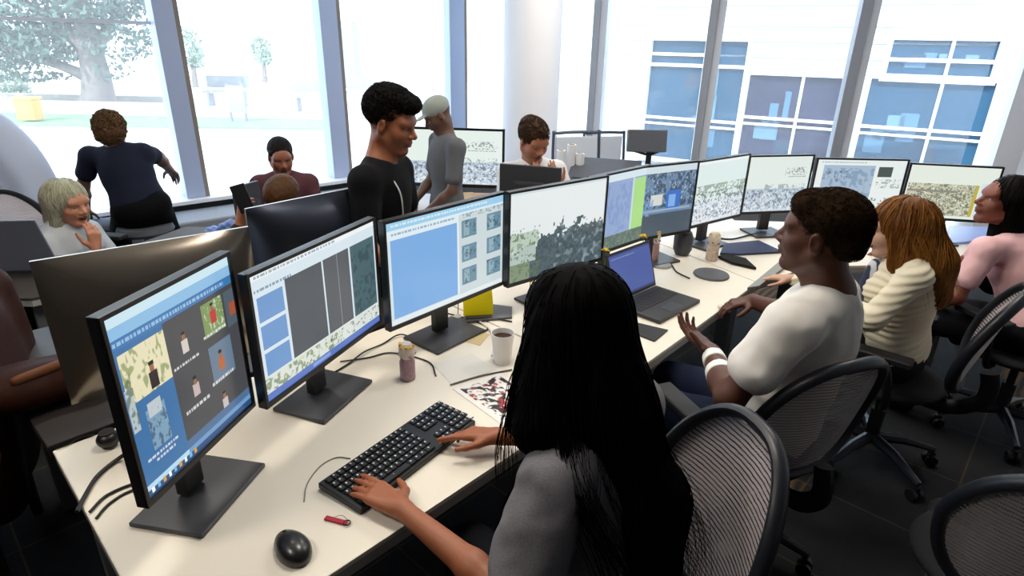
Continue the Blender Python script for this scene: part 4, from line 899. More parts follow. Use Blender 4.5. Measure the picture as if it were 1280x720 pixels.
H_ = {  # lower corners at z .88 (plan), panel height, picture
 1: ((-.757, .985), (-.690, 1.376), .441, s_call, 'nearest monitor at the left, showing a video call on a blue and grey screen'),
 2: ((-.652, 1.358), (-.457, 1.905), .385, s_panels, 'second monitor from the left, showing dark grey panels beside blue tiles'),
 3: ((-.416, 1.836), (-.036, 2.297), .388, s_bluepanel, 'third monitor from the left, showing a large light blue panel'),
 4: ((-.022, 2.256), (.412, 2.625), .395, s_campus, 'fourth monitor from the left, showing trees under a pale sky'),
 5: ((.335, 2.62), (.668, 2.955), .385, s_green, 'fifth monitor from the left, showing a bright green stripe'),
 6: ((.59, 2.90), (.949, 3.111), .383, s_game, 'sixth monitor from the left, showing a dark street view with a blue block'),
 7: ((.930, 3.15), (1.342, 3.466), .368, lambda: s_street(21), 'seventh monitor from the left, showing a street view above the yellow flower bottle'),
 8: ((1.352, 3.500), (1.772, 3.593), .350, s_white, 'eighth monitor from the left, directly behind the man in white'),
 9: ((1.742, 3.498), (2.281, 3.507), .347, s_mixed, 'ninth monitor from the left, half hidden by the man and the auburn-haired woman'),
 10: ((2.290, 3.507), (2.773, 3.425), .328, s_parking, 'last monitor at the right end of the row, showing a parking lot view')}
for k, (bl, br, h, fn, lab) in H_.items():
    if k in (5,): pass
    pic = fn()
    if k == 5: pic = np.concatenate([np.repeat(pic[:, :2], 50, 1), pic], 1)[:, ::1]
    monitor(lab, bl, br, h, .88, pic, basew=.26 if k < 5 else .22)
# two big all-in-one computers seen from behind
def all_in_one(label, TL, TR, col, rough, metal, logo, h=.43, z0=.73, chin=None, ht=1.256):
    A, B = np.array(TL[:2]), np.array(TR[:2]); w = np.linalg.norm(B-A); d = (B-A)/w; c = (A+B)/2; a = math.atan2(d[1], d[0]); t = empty('all_in_one_computer', label, 'computer', (c[0], c[1], z0), a)
    z1 = ht-z0; n1, n2 = 48, 34; V = []; F = []
    xs = np.linspace(-1, 1, n1); zs = np.linspace(-1, 1, n2)
    for zz in zs:
        for xx in xs:
            b = max(0, 1-abs(xx)**2.6)*max(0, 1-abs(zz)**2.6); V.append((xx*w/2, -.004-.085*b**.8, z1-h/2+zz*h/2))
    V = np.array(V); i = (np.arange(n2-1)[:, None]*n1+np.arange(n1-1)).ravel(); F = np.stack([i, i+1, i+n1+1, i+n1], 1)
    m = mat('aio'+col, col, rough, metal=metal)
    np_mesh('back_shell', V, F, m, t)
    MB().box((0, .002, z1-h/2), (w, .010, h), None, .002).build('rim', mat('aio_rim'+col, '#c9c8c4' if metal > .7 else '#3a3d46', .3, metal=.6), t)
    pictured('screen', s_white(), (w/2-.01, .0085, z1-h+.05), (-(w-.02), 0, 0), (0, 0, h-.06), t, .8)
    MB().box((0, -.06, (z1-h)/2+.10), (.19, .006, (z1-h)+.20), rotx(.18), .003).build('stand_neck', m, t)
    MB().box((0, -.03, .004), (.2, .19, .008), None, .003).build('foot', m, t)
    lg = SDF(); zc = z1-h*.22
    for e in (-1, 1): lg.ell((e*.0065, -.062, zc), (.010, .006, .013), k=.004)
    lg.ell((.019, -.062, zc+.002), (.006, .012, .006), k=.001, sub=True)
    lg.cap((.0, -.062, zc+.016), (.005, -.062, zc+.022), .003, k=.0)
    sdf_obj('logo', lg, mat('logo_dark'+col, logo, .3), t, .0016); return t
all_in_one('large silver computer seen from behind at the left, reflecting the room', G(36, 327, 1.256), G(310, 283, 1.256), '#857c72', .24, .85, '#2c2b28', ht=1.256)
all_in_one('dark grey computer seen from behind, in the middle behind the second monitor', G(306, 261, 1.24), G(458, 231, 1.24), '#3a3e4a', .33, .8, '#0d0e12', ht=1.24)
# big display behind the man in the cap
def W2(x, y, D): return W(x, y, D)
monitor('wide black-framed display behind the man in the grey cap', W(503, 236, 4.75), W(630, 236, 4.70), .46, W(630, 236, 4.7)[2]+.0, s_white(), group=None, z0=.62, fr=.018, basew=.3, emit=1.0)
# monitor backs
def back_monitor(label, TL, TR, D, h, z0, picfn=s_white, dz=0):
    A, B = W(*TL, D[0]), W(*TR, D[1]); zt = (A[2]+B[2])/2
    w = np.linalg.norm((B-A)[:2]); d = (B-A)[:2]/w; c = (A+B)[:2]/2; a = math.atan2(d[1], d[0])+PI; t = empty('monitor', label, 'monitor', (c[0], c[1], z0), a); z = zt-z0-h
    MB().box((0, .012, z+h/2), (w, .024, h), None, .004).build('casing', mat('back_grey', '#34363c', .5), t); MB().box((0, .04, z+h*.45), (w*.5, .035, h*.5), None, .014).build('rear_housing', mat('back_grey', '#34363c'), t)
    pictured('screen', picfn(), (-w/2+.01, -.001, z+.012), (w-.02, 0, 0), (0, 0, h-.024), t, .8); MB().box((0, .06, (z+.1)/2), (.06, .03, z+.1), None, .005).build('stand_neck', case, t); MB().box((0, .04, .007), (.24, .18, .012), None, .004).build('base_plate', stand, t); return t
back_monitor('dark monitor seen from behind below the person in white', (626, 205), (703, 208), (3.55, 3.45), .30, .62)
back_monitor('navy monitor seen from behind at the right end of the dark computer', (461, 229), (488, 226), (2.55, 2.72), .34, .73)
back_monitor('small grey monitor left of the dark computer, by the raised phone', (288, 231), (320, 228), (3.55, 3.75), .34, .45)

# ================================================================ chairs
def make_chair(label, loc, rz, group='mesh office chairs'):
    t = empty('office_chair', label, 'chair', (loc[0], loc[1], 0), rz, group)
    blk = mat('chair_black', '#0f1014', .45); fm = mat('chair_frame', '#1d2029', .4, spec=.5)
    mm = bpy.data.materials.get('chair_mesh')
    if mm is None:
        mm = bpy.data.materials.new('chair_mesh'); mm.use_nodes = True; nt = mm.node_tree; b = nt.nodes['Principled BSDF']; b.inputs['Base Color'].default_value = (*lin('#b3aaac'), 1); b.inputs['Roughness'].default_value = .7
        tc = nt.nodes.new('ShaderNodeTexCoord'); wv = nt.nodes.new('ShaderNodeTexWave'); wv.bands_direction = 'Z'; wv.inputs['Scale'].default_value = 26; wv.inputs['Distortion'].default_value = 1.6; wv.inputs['Detail'].default_value = 2; wv.inputs['Detail Scale'].default_value = 1.2
        w2 = nt.nodes.new('ShaderNodeTexWave'); w2.bands_direction = 'X'; w2.inputs['Scale'].default_value = 60
        nt.links.new(tc.outputs['Object'], wv.inputs['Vector']); nt.links.new(tc.outputs['Object'], w2.inputs['Vector'])
        ad = nt.nodes.new('ShaderNodeMath'); ad.operation = 'MULTIPLY_ADD'; ad.inputs[1].default_value = .35; nt.links.new(w2.outputs[0], ad.inputs[0]); nt.links.new(wv.outputs[0], ad.inputs[2])
        gt = nt.nodes.new('ShaderNodeMath'); gt.operation = 'GREATER_THAN'; gt.inputs[1].default_value = .38; nt.links.new(ad.outputs[0], gt.inputs[0])
        tr = nt.nodes.new('ShaderNodeBsdfTransparent'); mx = nt.nodes.new('ShaderNodeMixShader'); o = nt.nodes['Material Output']
        nt.links.new(gt.outputs[0], mx.inputs[0]); nt.links.new(tr.outputs[0], mx.inputs[1]); nt.links.new(b.outputs[0], mx.inputs[2]); nt.links.new(mx.outputs[0], o.inputs[0])
    # seat
    g = SDF(); g.ell((0, .02, .455), (.25, .24, .045), k=.02); g.cap((-.17, .20, .45), (.17, .20, .45), .035, k=.04); sdf_obj('seat', g, mat('seat_fabric', '#16171b', .9, bump=.4), t, .01)
    # back outline
    def bp(a, k=1.):
        x = math.copysign(abs(math.cos(a))**.75, math.cos(a)); z = math.copysign(abs(math.sin(a))**.85, math.sin(a))
        X = x*.225*(1-.18*max(0, z))*k; Z = .745+z*.23*k; Y = -.24-.25*(Z-.5)+1.15*X*X; return np.array([X, Y, Z])
    n = 64; out = [bp(2*PI*i/n) for i in range(n)]
    MB().tube(out, .021, 10, True, flat=.8).build('back_frame', fm, t, True)
    rings = 14; V = [bp(2*PI*i/n, .97*j/rings) for j in range(1, rings+1) for i in range(n)]; V = [bp(0, 0)]+V; bm = bmesh.new(); vs = [bm.verts.new(tuple(v)) for v in V]
    for i in range(n): bm.faces.new((vs[0], vs[1+i], vs[1+(i+1) % n]))
    for j in range(rings-1):
        for i in range(n): a, b = 1+j*n+i, 1+j*n+(i+1) % n; bm.faces.new((vs[a], vs[a+n], vs[b+n], vs[b]))
    me = bpy.data.meshes.new('back_mesh'); bm.to_mesh(me); bm.free(); link('back_mesh', me, mm, t, True)
    MB().tube(spline([(0, -.06, .40), (0, -.24, .40), (0, -.335, .47), (0, -.345, .54), (0, -.33, .60)], 6), .024, 10, flat=1.4).build('back_support', blk, t, True)
    for e in (-1, 1):
        ar = MB().tube(spline([(e*.20, -.02, .42), (e*.27, -.04, .44), (e*.285, -.03, .56), (e*.285, .0, .645)], 6), .016, 8).build('armrest', blk, t, True)
        MB().box((e*.285, .03, .66), (.075, .25, .028), None, .012, 3).build('arm_pad', mat('arm_pad', '#17181c', .6), ar, True)
    MB().lathe([(.03, .13), (.03, .28), (.018, .28), (.018, .43)], (0, 0, 0), 20).build('gas_column', mat('chrome_dark', '#4a4c52', .25, metal=.8), t, True)
    MB().box((0, 0, .415), (.16, .2, .035), None, .01).build('mechanism', blk, t)
    for k in range(5):
        a = 2*PI*k/5+.3; d = np.array([math.cos(a), math.sin(a), 0])
        lg = MB().tube([np.array([0, 0, .13])+d*.02, np.array([0, 0, .125])+d*.14, np.array([0, 0, .085])+d*.29], [.026, .022, .014], 8, flat=1.1).build('base_leg', mat('base_leg', '#262a34', .3, spec=.6), t, True)
        q = d*.285; R = rotz(a)@rotx(PI/2)
        c = MB()
        for e in (-1, 1): c.lathe([(.012, -.009), (.026, -.009), (.028, 0), (.026, .009), (.012, .009)], (q[0]-d[1]*e*.016, q[1]+d[0]*e*.016, .028), 16, R)
        c.box((q[0], q[1], .05), (.03, .02, .04), rotz(a), .004); c.build('caster', blk, lg, True)
    return t
ch0 = make_chair('mesh office chair of the woman with black hair, its pale mesh back facing the camera', (.245, 1.115), math.radians(103))
def chair(label, x, y, ang, base=ch0):
    c = copy_tree(base); c.location = (x, y, 0); c.rotation_euler = (0, 0, ang); c['label'] = label; return c
def face(f): return math.atan2(-f[0], f[1])
chair('mesh office chair under the man in the white T-shirt', P2[0]-.06, P2[1]+.06, math.radians(20))
chair('mesh office chair under the woman in the cream jacket', P3[0]+.0, P3[1]-.02, face(F3))
chair('mesh office chair under the woman in pink at the right edge', P4[0], P4[1], math.radians(15))
c5 = chair('empty mesh office chair cut off by the lower right corner', 1.41, 1.255, math.radians(-35))
for o_ in list(c5.children):
    if o_.name.startswith('armrest'):
        for q_ in list(o_.children): bpy.data.objects.remove(q_)
        bpy.data.objects.remove(o_)
chair('mesh office chair under the person in white by the column', P7[0], P7[1], face(f7))
chair('mesh office chair under the grey-blond woman at the left', P11[0]-.02, P11[1], face(f11))

# ================================================================ things on the desks
blk = mat('plastic_black', '#121316', .4)
# keyboard
kc = [G(393, 608, .75), G(455, 641, .75), G(602, 531, .75), G(539, 503, .75)]; c = np.mean(kc, 0); d = nrm((kc[3]-kc[0]+kc[2]-kc[1])); ka = math.atan2(d[1], d[0])
kb = empty('keyboard', 'black full-size keyboard under the hands of the woman with black hair', 'keyboard', (c[0], c[1], .74), ka)
MB().box((0, 0, .010), (.455, .155, .018), rotx(.04), .005, 3).build('keyboard_case', blk, kb)
keym = mat('keycap', '#1d1e22', .35); keyl = mat('key_legend', '#d8d8d8', .5)
km = MB(); lm = MB()
for r in range(6):
    y = .060-r*.0235; x = -.215; row = [1]*15 if r < 5 else [1.4, 1.2, 1.2, 5.6, 1.2, 1.2, 1.2, 1.6]
    for wk in row:
        ww = .019*wk*.985; 
        if x+ww < .075 or True:
            if x+ww > .085: break
            km.box((x+ww/2, y, .022+.0008*(2-r)), (ww-.0025, .0200, .007), None, .0018, 1); lm.box((x+ww/2-.002, y+.002, .0262+.0008*(2-r)), (.004 if wk < 2 else .001, .005, .0004)); x += ww
    for x0, cnt in ((.096, 3), (.160, 4)):
        for q in range(cnt):
            if x0 == .096 and r in (3,): continue
            xx = x0+.0095+q*.0185; km.box((xx, y, .022+.0008*(2-r)), (.0165, .0200, .007), None, .0018, 1); lm.box((xx-.001, y+.002, .0262+.0008*(2-r)), (.004, .005, .0004))
me_ = bpy.data.meshes.new('tmp'); lm.bm.to_mesh(me_); n0 = len(km.bm.faces); km.bm.from_mesh(me_); km.bm.faces.ensure_lookup_table()
for f_ in km.bm.faces[n0:]: f_.material_index = 1
ks = km.build('keys', keym, kb); ks.data.materials.append(keyl)
# mouse
c = G(365, 684, .75); ms = empty('mouse', 'black computer mouse near the front edge of the desk', 'mouse', (c[0], c[1], .74), .75)
g = SDF(); g.ell((0, .0, .008), (.033, .058, .026), k=.01); g.ell((0, -.014, .014), (.030, .040, .024), k=.02); g.plane((0, 0, .0012), (0, 0, -1)); sdf_obj('mouse_body', g, mat('mouse_black', '#141416', .35, coat=.2), ms, .002)
MB().lathe([(.004, -.003), (.008, -.003), (.008, .003), (.004, .003)], (0, .034, .0245), 16, roty(PI/2)).build('scroll_wheel', mat('rubber', '#050506', .8), ms, True)
# pink tag with ring
c = G(420, 651, .742); tg = empty('key_tag', 'small crimson fabric key tag with a metal clasp beside the keyboard', 'key tag', (c[0], c[1], .74), math.atan2(*(G(440, 657, .74)-G(398, 646, .74))[1::-1]))
MB().box((0, 0, .003), (.058, .013, .005), None, .002).build('strap', mat('crimson', '#a8283f', .8), tg); MB().tube([(.030+.008*math.cos(a), .008*math.sin(a), .005) for a in np.linspace(0, 2*PI, 16)[:-1]], .0016, 6, True).build('ring', mat('dark_metal', '#26262c', .3, metal=.8), tg)
MB().tube(spline([(-.01, .008, .004), (.006, .018, .004), (.024, .010, .004)], 5), .0008, 5).build('thread', mat('thin_grey', '#8d8d88', .5), tg)
def cable(label, pts, r=.003, col='#101114', name='cable'):
    P = spline(pts, 8); o = P[0]; return tag(MB().tube(P, r, 8).build(name, mat('cable'+col, col, .5), None, True), label, 'cable')
cable('thin pale grey cable curving beside the keyboard', [G(380, 627, .742), G(384, 605, .742), G(400, 583, .742), G(420, 572, .742), G(438, 573, .742)], .0017, '#85847f')
cable('thick black cable sweeping left behind the nearest monitor', [G(172, 560, .80), G(150, 572, .752), G(122, 595, .747), (G(105, 622, .746)), G(96, 640, .746)], .0055)
cable('upper of the two thin black cables leaving the nearest monitor', [G(185, 600, .748), G(160, 607, .745), G(132, 620, .745), G(112, 640, .745)], .0035)
cable('lower of the two thin black cables leaving the nearest monitor', [G(188, 606, .748), G(160, 615, .744), G(136, 630, .744), G(120, 648, .744)], .0032)
cable('black cable looping on the desk between the second and third monitors', [G(410, 470, .744), G(435, 455, .745), G(455, 440, .75), G(478, 430, .745), G(500, 418, .75), G(520, 425, .745)], .003)
cable('black cable lying flat below the pink snack jar', [G(425, 452, .744), G(460, 447, .744), G(490, 441, .744), G(535, 452, .744), G(545, 470, .744)], .0026)
cable('black cable coiled under the yellow sticky note', [G(560, 392, .75), G(590, 400, .744), G(610, 410, .744), G(590, 418, .746), G(570, 408, .744), G(600, 396, .748), G(640, 402, .744)], .0035)
cable('white cable running past the yellow sticky note', [G(600, 402, .748), G(612, 412, .744), G(618, 428, .744), G(615, 445, .744)], .004, '#d9d8d4')
cable('dark cable along the top edge of the printed sheets', [G(563, 481, .744), G(600, 470, .744), G(640, 462, .744)], .003, '#5b5a57')
cable('black cord running from the phone stand to the oval pad', [G(822, 322, .746), G(838, 330, .744), G(846, 340, .745), G(862, 348, .748)], .004)
cable('black cables bunched below the seventh monitor', [G(868, 300, .75), G(890, 297, .75), G(915, 299, .75), G(950, 292, .75), G(985, 300, .745)], .006)
cable('thin black wire beside the far headset ball', [G(118, 543, .75), G(98, 548, .745), G(86, 556, .744), G(70, 562, .744)], .0016)
# webcam ball
c = G(135, 548, .765); sp = empty('desk_speaker', 'round black ball-shaped speaker behind the nearest monitor', 'speaker', (c[0], c[1], .74))
g = SDF(); g.ell((0, 0, .024), (.029, .029, .023)); g.plane((0, 0, .001), (0, 0, -1)); sdf_obj('speaker_body', g, blk, sp, .003); MB().lathe([(.018, .044), (.020, .047), (.012, .0485)], n=20).build('grille', mat('grille', '#2a2a2e', .8), sp, True)
# snack jars / wrapped sweets with yellow bows
def sweet_bottle(label, base, h, r, body, cap, bow='#e6b81e', name='sweets_jar', seed=0):
    t = empty(name, label, 'jar', (base[0], base[1], .74))
    rr = np.random.default_rng(seed)
    MB().lathe([(r*.86, 0), (r, .006), (r, h*.50), (r*.86, h*.56), (r*.95, h*.62)], n=24).build('jar', mat('jar'+body, body, .4, var=.45, vscale=75), t, True)
    MB().lathe([(r*.9, h*.62), (r*1.05, h*.70), (r*1.0, h*.88), (r*.6, h)], n=24).build('wrap', mat('wrap'+cap, cap, .3, var=.4, vscale=50, spec=.8), t, True)
    fl = MB()
    for i in range(9):
        a = i*.7+seed; fl.box((math.cos(a)*r*.75, math.sin(a)*r*.75, h*(.82+.16*rr.random())), (.013, .007, .011), rotz(a)@rotx(.6*i), .002)
    fl.build('flowers', mat('flower'+bow, bow, .6), t); rb = MB()
    for i in range(6): a = i*1.05; rb.box((math.cos(a)*r*1.0, math.sin(a)*r*1.0, h*(.60+.12*rr.random())), (.012, .004, .010), rotz(a+1)@rotx(.5), .001)
    rb.build('ribbon', mat('ribbon', '#a06a86', .5), t); return t
sweet_bottle('pink sweets jar with yellow flowers in front of the third monitor', G(510, 473, .74), .135, .026, '#a98895', '#cfc3b8')
sweet_bottle('pale sweets jar with yellow flowers below the seventh monitor', G(889, 325, .74), .155, .032, '#cdb7a4', '#d9cdbb', seed=2)
c = G(852, 318, .74); t = tag(MB().lathe([(.035, 0), (.05, .03), (.052, .10), (.04, .13)], (*c[:2], .741), 20).build('cup', mat('cup_grey', '#3c3e45', .5), None, True), 'dark grey cup left of the pale sweets jar', 'cup')
c = G(885, 322, .74)
sweet_bottle('slim figure-shaped bottle with yellow flowers behind the open laptop', G(818, 328, .74), .175, .017, '#b08a84', '#d8d3c8', name='flower_bottle', seed=4)
tg_ = G(826, 332, .74); t = tag(MB().lathe([(.055, 0), (.056, .004), (.05, .010)], (*tg_[:2], .7402), 28).build('coaster', mat('coaster_grey', '#8d8c8a', .5), None, True), 'round grey coaster under the slim flower bottle', 'coaster')
c = G(396, 290, .74); A = np.array([-.60, 2.05]);
sweet_bottle('small speckled figurine bottle between the dark computer and the second monitor', np.array([*W(398, 300, 2.02)[:2]]), .40, .022, '#5f5145', '#c9b99a', bow='#d9c98a', name='tall_bottle', seed=5)
def flower_pick(label, px, py, z, n=4):
    c = G(px, py, z); b = (c[0], c[1]); t = empty('flower_pick', label, 'flower', (*b, .74)); MB().tube([(0, 0, 0), (.003, 0, z-.74)], .002, 6).build('stem', mat('stem_green', '#5a7a2c', .6), t); f = MB()
    for i in range(n): a = i*2*PI/n; f.box((math.cos(a)*.012, math.sin(a)*.012, z-.74+.003*i), (.018, .013, .006), rotz(a)@roty(.4), .003)
    f.build('petals', mat('petal_yellow', '#efc01c', .5), t); MB().lathe([(.016, 0), (.018, .01), (.006, .02)], n=14).build('holder', mat('holder_white', '#ddd9d0', .5), t); return t
flower_pick('yellow flower pick at the left edge of the open laptop lid', 757, 313, .93); flower_pick('yellow flower pick in front of the fifth monitor', 804, 296, .92, 5)
flower_pick('orange-yellow flower pick just above the head of the woman with black hair', 662, 352, .85, 6); flower_pick('small yellow flower pick below the third monitor', 572, 370, .84, 3)
# sticky note
sm_ = mat('sticky_yellow', '#fff02a', .7); c = G(598, 381, .80); t = empty('sticky_note', 'bright yellow sticky note standing below the third monitor', 'sticky note', (c[0], c[1], .74), math.radians(10))
V = [(x*.062, .045*z-.012*math.sin(z*3), .012+z*.10) for z in np.linspace(0, 1, 7) for x in (-1, -.5, 0, .5, 1)]
bm = bmesh.new(); vs = [bm.verts.new(v) for v in V]
for j in range(6):
    for i in range(4): bm.faces.new((vs[j*5+i], vs[j*5+i+1], vs[(j+1)*5+i+1], vs[(j+1)*5+i]))
bmesh.ops.solidify(bm, geom=bm.faces[:], thickness=.0012); me = bpy.data.meshes.new('note'); bm.to_mesh(me); bm.free(); link('note', me, sm_, t); MB().box((0, 0, .007), (.11, .05, .012), None, .003).build('note_stand', mat('note_stand', '#4a4b50', .5), t)
def sheet(label, px, z=.7412, m=None, th=.0012, pic=None, name='paper_sheet', cat='paper'):
    P = [G(x, y, z) for x, y in px]; c = np.mean(P, 0); t = MB().prism([(p[0]-c[0], p[1]-c[1]) for p in P], 0, th).build(name, m or mat('paper_white', '#ece9e4', .7)); t.location = (c[0], c[1], z-.001); tag(t, label, cat)
    if pic is not None: pictured('print', pic, (P[0]-c)+(0, 0, th+.0006), P[1]-P[0], P[3]-P[0], t, base=True)
    return t
sheet('white printed sheet with black and red pictures beside the right hand of the typing woman', [(566, 486), (640, 540), (668, 500), (625, 466)], m=mat('paper_white', '#ece9e4', .7), pic=s_poster())
sheet('grey document folder under the yellow sticky note', [(572, 405), (640, 398), (640, 385), (600, 380)], z=.7425, m=mat('folder_grey', '#5a5a60', .6), th=.008, name='folder', cat='folder')
sheet('small tan paper slip right of the third monitor stand', [(575, 425), (600, 432), (612, 418), (590, 410)], m=mat('paper_tan', '#cfb98a', .7))
sheet('white paper sheet between the pink jar and the white cup', [(540, 455), (565, 480), (620, 462), (590, 442)], m=mat('paper_off', '#dcd9d2', .7))
sheet('black mouse pad in front of the open laptop', [(779, 412), (818, 427), (835, 413), (797, 404)], z=.743, m=mat('pad_black', '#16171c', .6), th=.004, name='mouse_pad', cat='mouse pad')
sheet('dark navy folder lying below the eighth monitor', [(900, 318), (925, 319), (978, 316), (948, 302), (905, 306)], z=.744, m=mat('navy', '#2a2f52', .6), th=.010, name='folder', cat='folder')
sheet('black crumpled cloth right of the pale sweets jar', [(897, 322), (915, 330), (945, 337), (932, 325), (912, 320)], z=.745, m=mat('cloth_black', '#0e0e10', .9), th=.012, name='cloth', cat='cloth')
sheet('long grey keyboard along the desk edge right of the hand of the man in white', [(934, 362), (948, 360), (987, 331), (975, 328)], z=.746, m=mat('kb_grey', '#8f9290', .6), th=.012, name='keyboard', cat='keyboard')
sheet('blue screen-lit tablet lying at the right end of the far desk', [(1185, 305), (1240, 300), (1238, 285), (1186, 283)], z=.75, m=mat('tablet_blue', '#7f95c9', .2, emit=.4), th=.008, name='tablet', cat='tablet')
c = G(889, 343, .745); t = MB().lathe([(.085, 0), (.088, .004), (.085, .010), (.05, .012)], n=36).build('oval_pad', mat('pad_grey', '#56575c', .5), None, True); t.location = (c[0], c[1], .7405); t.scale = (1.0, 1.0, 1); t.rotation_euler = (0, 0, .7); tag(t, 'round dark grey pad lying on the desk in front of the man in white', 'pad')
# white crumpled tissue in the right hand
c = G(905, 384, .757); g = SDF()
for i in range(7): g.ell(np.array([rng.uniform(-.022, .022), rng.uniform(-.022, .022), rng.uniform(.010, .016)]), rng.uniform(.007, .012, 3), k=.006)
t = sdf_obj('tissue', g, mat('tissue', '#e8dcd2', .9), None, .003, curly(300), .002); t.location = (c[0], c[1], .741); tag(t, 'crumpled white tissue under the right hand of the man in white', 'tissue')
# white paper cup half hidden by hair
c = G(628, 452, .74); t = empty('paper_cup', 'white paper cup beside the hair of the typing woman', 'cup', (c[0], c[1], .74)); MB().lathe([(.030, 0), (.041, .115), (.042, .117), (.039, .116), (.0285, .006)], n=28).build('cup', mat('cup_white', '#f1eeea', .5), t, True); MB().lathe([(.036, .098), (.001, .0985)], n=24).build('drink', mat('coffee', '#3b2416', .2), t)
# laptop of the man in white
bl, br = G(765, 384, .748), G(822, 358, .748); d = nrm(np.array([*(br-bl)[:2], 0])); w = .33; la = math.atan2(d[1], d[0]); c = (bl+br)/2
lp = empty('laptop', 'open black laptop with a blue screen in front of the man in white', 'laptop', (c[0], c[1], .74), la)
MB().box((0, -.115, .010), (w, .23, .016), None, .004).build('laptop_base', mat('laptop_dark', '#2b2a2c', .45), lp)
kk = MB()
for r in range(5):
    for q in range(14): kk.box((-.137+q*.0211, -.035-r*.0205, .0188), (.0185, .0175, .002), None, .0006, 1)
kk.build('laptop_keys', mat('laptop_keys', '#17171a', .5), lp); MB().box((0, -.185, .0184), (.10, .06, .001)).build('touchpad', mat('touchpad', '#39383b', .35), lp)
th_ = math.radians(17); up = np.array([0, math.sin(th_), math.cos(th_)]); lc = np.array([0, .004, .018])+up*.108
ld_ = MB().box(lc, (w, .008, .216), rotx(-th_), .003).build('laptop_lid', mat('laptop_dark', '#2b2a2c'), lp)
nf = np.array([0, -math.cos(th_), math.sin(th_)]); pictured('laptop_screen', s_laptop(), np.array([-w/2+.01, .004, .018])+up*.014+nf*.0048, (w-.02, 0, 0), up*.192, ld_, .8)
# dark computer units under the desk corner at the lower left: none visible; brown bag and chair at the left
lea = mat('leather_brown', '#2c150d', .5, var=.2, vscale=12, bump=.5, bscale=90, spec=.08)
lea2 = mat('leather_tan', '#5d3822', .5, var=.15, vscale=20, spec=.1)
c = G(92, 485, .85); t = empty('leather_bag', 'brown leather bag lying between the silver computer and the nearest monitor', 'bag', (-1.42, 1.62, .738), .85)
g = SDF(); g.ell((0, 0, .065), (.20, .10, .065), k=.03); g.ell((-.12, .0, .075), (.12, .10, .06), k=.05); g.ell((.10, -.03, .07), (.11, .08, .06), k=.05); g.plane((0, 0, .003), (0, 0, -1)); sdf_obj('bag_body', g, lea, t, .006, wavy(40), .006)
g = SDF(); g.cap((-.10, -.07, .125), (.14, -.05, .140), .015, .016, k=.01); sdf_obj('handle', g, lea2, t, .005)
# armchair in brown leather at the left edge
t = empty('leather_armchair', 'brown leather armchair at the left edge below the laptop', 'armchair', (-1.98, 1.55, 0), math.radians(-60))
g = SDF(); g.ell((0, 0, .38), (.36, .34, .10), k=.06); g.plane((0, 0, .28), (0, 0, -1)); sdf_obj('seat', g, lea, t, .012)
g = SDF(); g.cap((-.26, .30, .45), (-.26, .32, .98), .08, .07, k=.08); g.cap((.26, .30, .45), (.26, .32, .98), .08, .07, k=.08); g.ell((0, .32, .70), (.30, .08, .34), k=.08); sdf_obj('backrest', g, lea, t, .012, wavy(14), .006)
for e in (-1, 1): g = SDF(); g.cap((e*.36, -.28, .62), (e*.36, .30, .66), .065, .07, k=.04); g.cap((e*.36, -.22, .32), (e*.36, -.26, .60), .05, .05, k=.05); g.cap((e*.36, .22, .32), (e*.36, .24, .60), .05, .05, k=.05); sdf_obj('armrest', g, lea2, t, .012)
for ex in (-1, 1):
    for ey in (-1, 1): MB().tube([(ex*.26, ey*.24, 0), (ex*.26, ey*.24, .32)], [.018, .026], 8).build('leg', mat('wood_dark', '#20140e', .5), t)
# laptop and tablet at the left
c = np.array([*W(22, 322, 2.75)[:2], .70]); t = empty('laptop', 'grey laptop seen from behind at the left edge, in front of the grey-blond woman', 'laptop', c, math.radians(-170))
MB().box((0, -.11, .009), (.32, .22, .016), None, .004).build('laptop_base', mat('laptop_grey', '#3d414c', .4), t)
up = np.array([0, math.sin(.35), math.cos(.35)]); MB().box(np.array([0, 0, .016])+up*.15, (.36, .010, .30), rotx(-.35), .006).build('laptop_lid', mat('laptop_lidgrey', '#7d8494', .4), t)
c = W(295, 246, 3.08); d = W(308, 250, 3.08)
t = tag(MB().box((0, 0, 0), (.075, .010, .15), rotz(.3)@roty(-.25), .004).build('phone', blk), 'black phone held up left of the dark computer', 'phone'); t.location = tuple(W(303, 248, 3.06))
# blue and white crumpled bag near the raised phone
g = SDF()
for i in range(8): g.ell(rng.uniform(-.06, .06, 3)*[1, .6, .6]+[0, 0, .06], rng.uniform(.03, .05, 3), k=.02)
g.plane((0, 0, .003), (0, 0, -1))
t = sdf_obj('snack_bag', g, mat('bluewhite', '#5f7bb5', .4, var=.8, vscale=18), None, .006, curly(60), .008); t.location = (*W(276, 283, 3.3)[:2], .705); 
tag(t, 'crumpled blue and white bag left of the raised phone', 'bag')
desk('small grey table behind the silver computer, carrying the blue and white bag', [(-1.75, 3.12), (-1.28, 3.12), (-1.28, 3.9), (-1.75, 3.9)], top=mat('mid_table', '#3c3733', .5), z=.70, legs=[(-1.65, 3.25), (-1.4, 3.25), (-1.4, 3.8), (-1.65, 3.8)], name='table')
# bench along the left windows
n1 = np.array([-L1d[1], L1d[0]]); a = L1a+L1d*(-.6)-n1*.42; b = L1a+L1d*2.6-n1*.42; t = empty('window_bench', 'grey upholstered bench running along the left windows', 'bench', (*(a+b)/2, 0), math.atan2(L1d[1], L1d[0]))
MB().box((0, 0, .36), (3.2, .42, .12), None, .03, 3).build('seat', mat('bench_grey', '#8b8f98', .85, bump=.3), t); MB().box((0, 0, .15), (3.1, .36, .30)).build('plinth', mat('bench_plinth', '#5c5f66', .7), t)
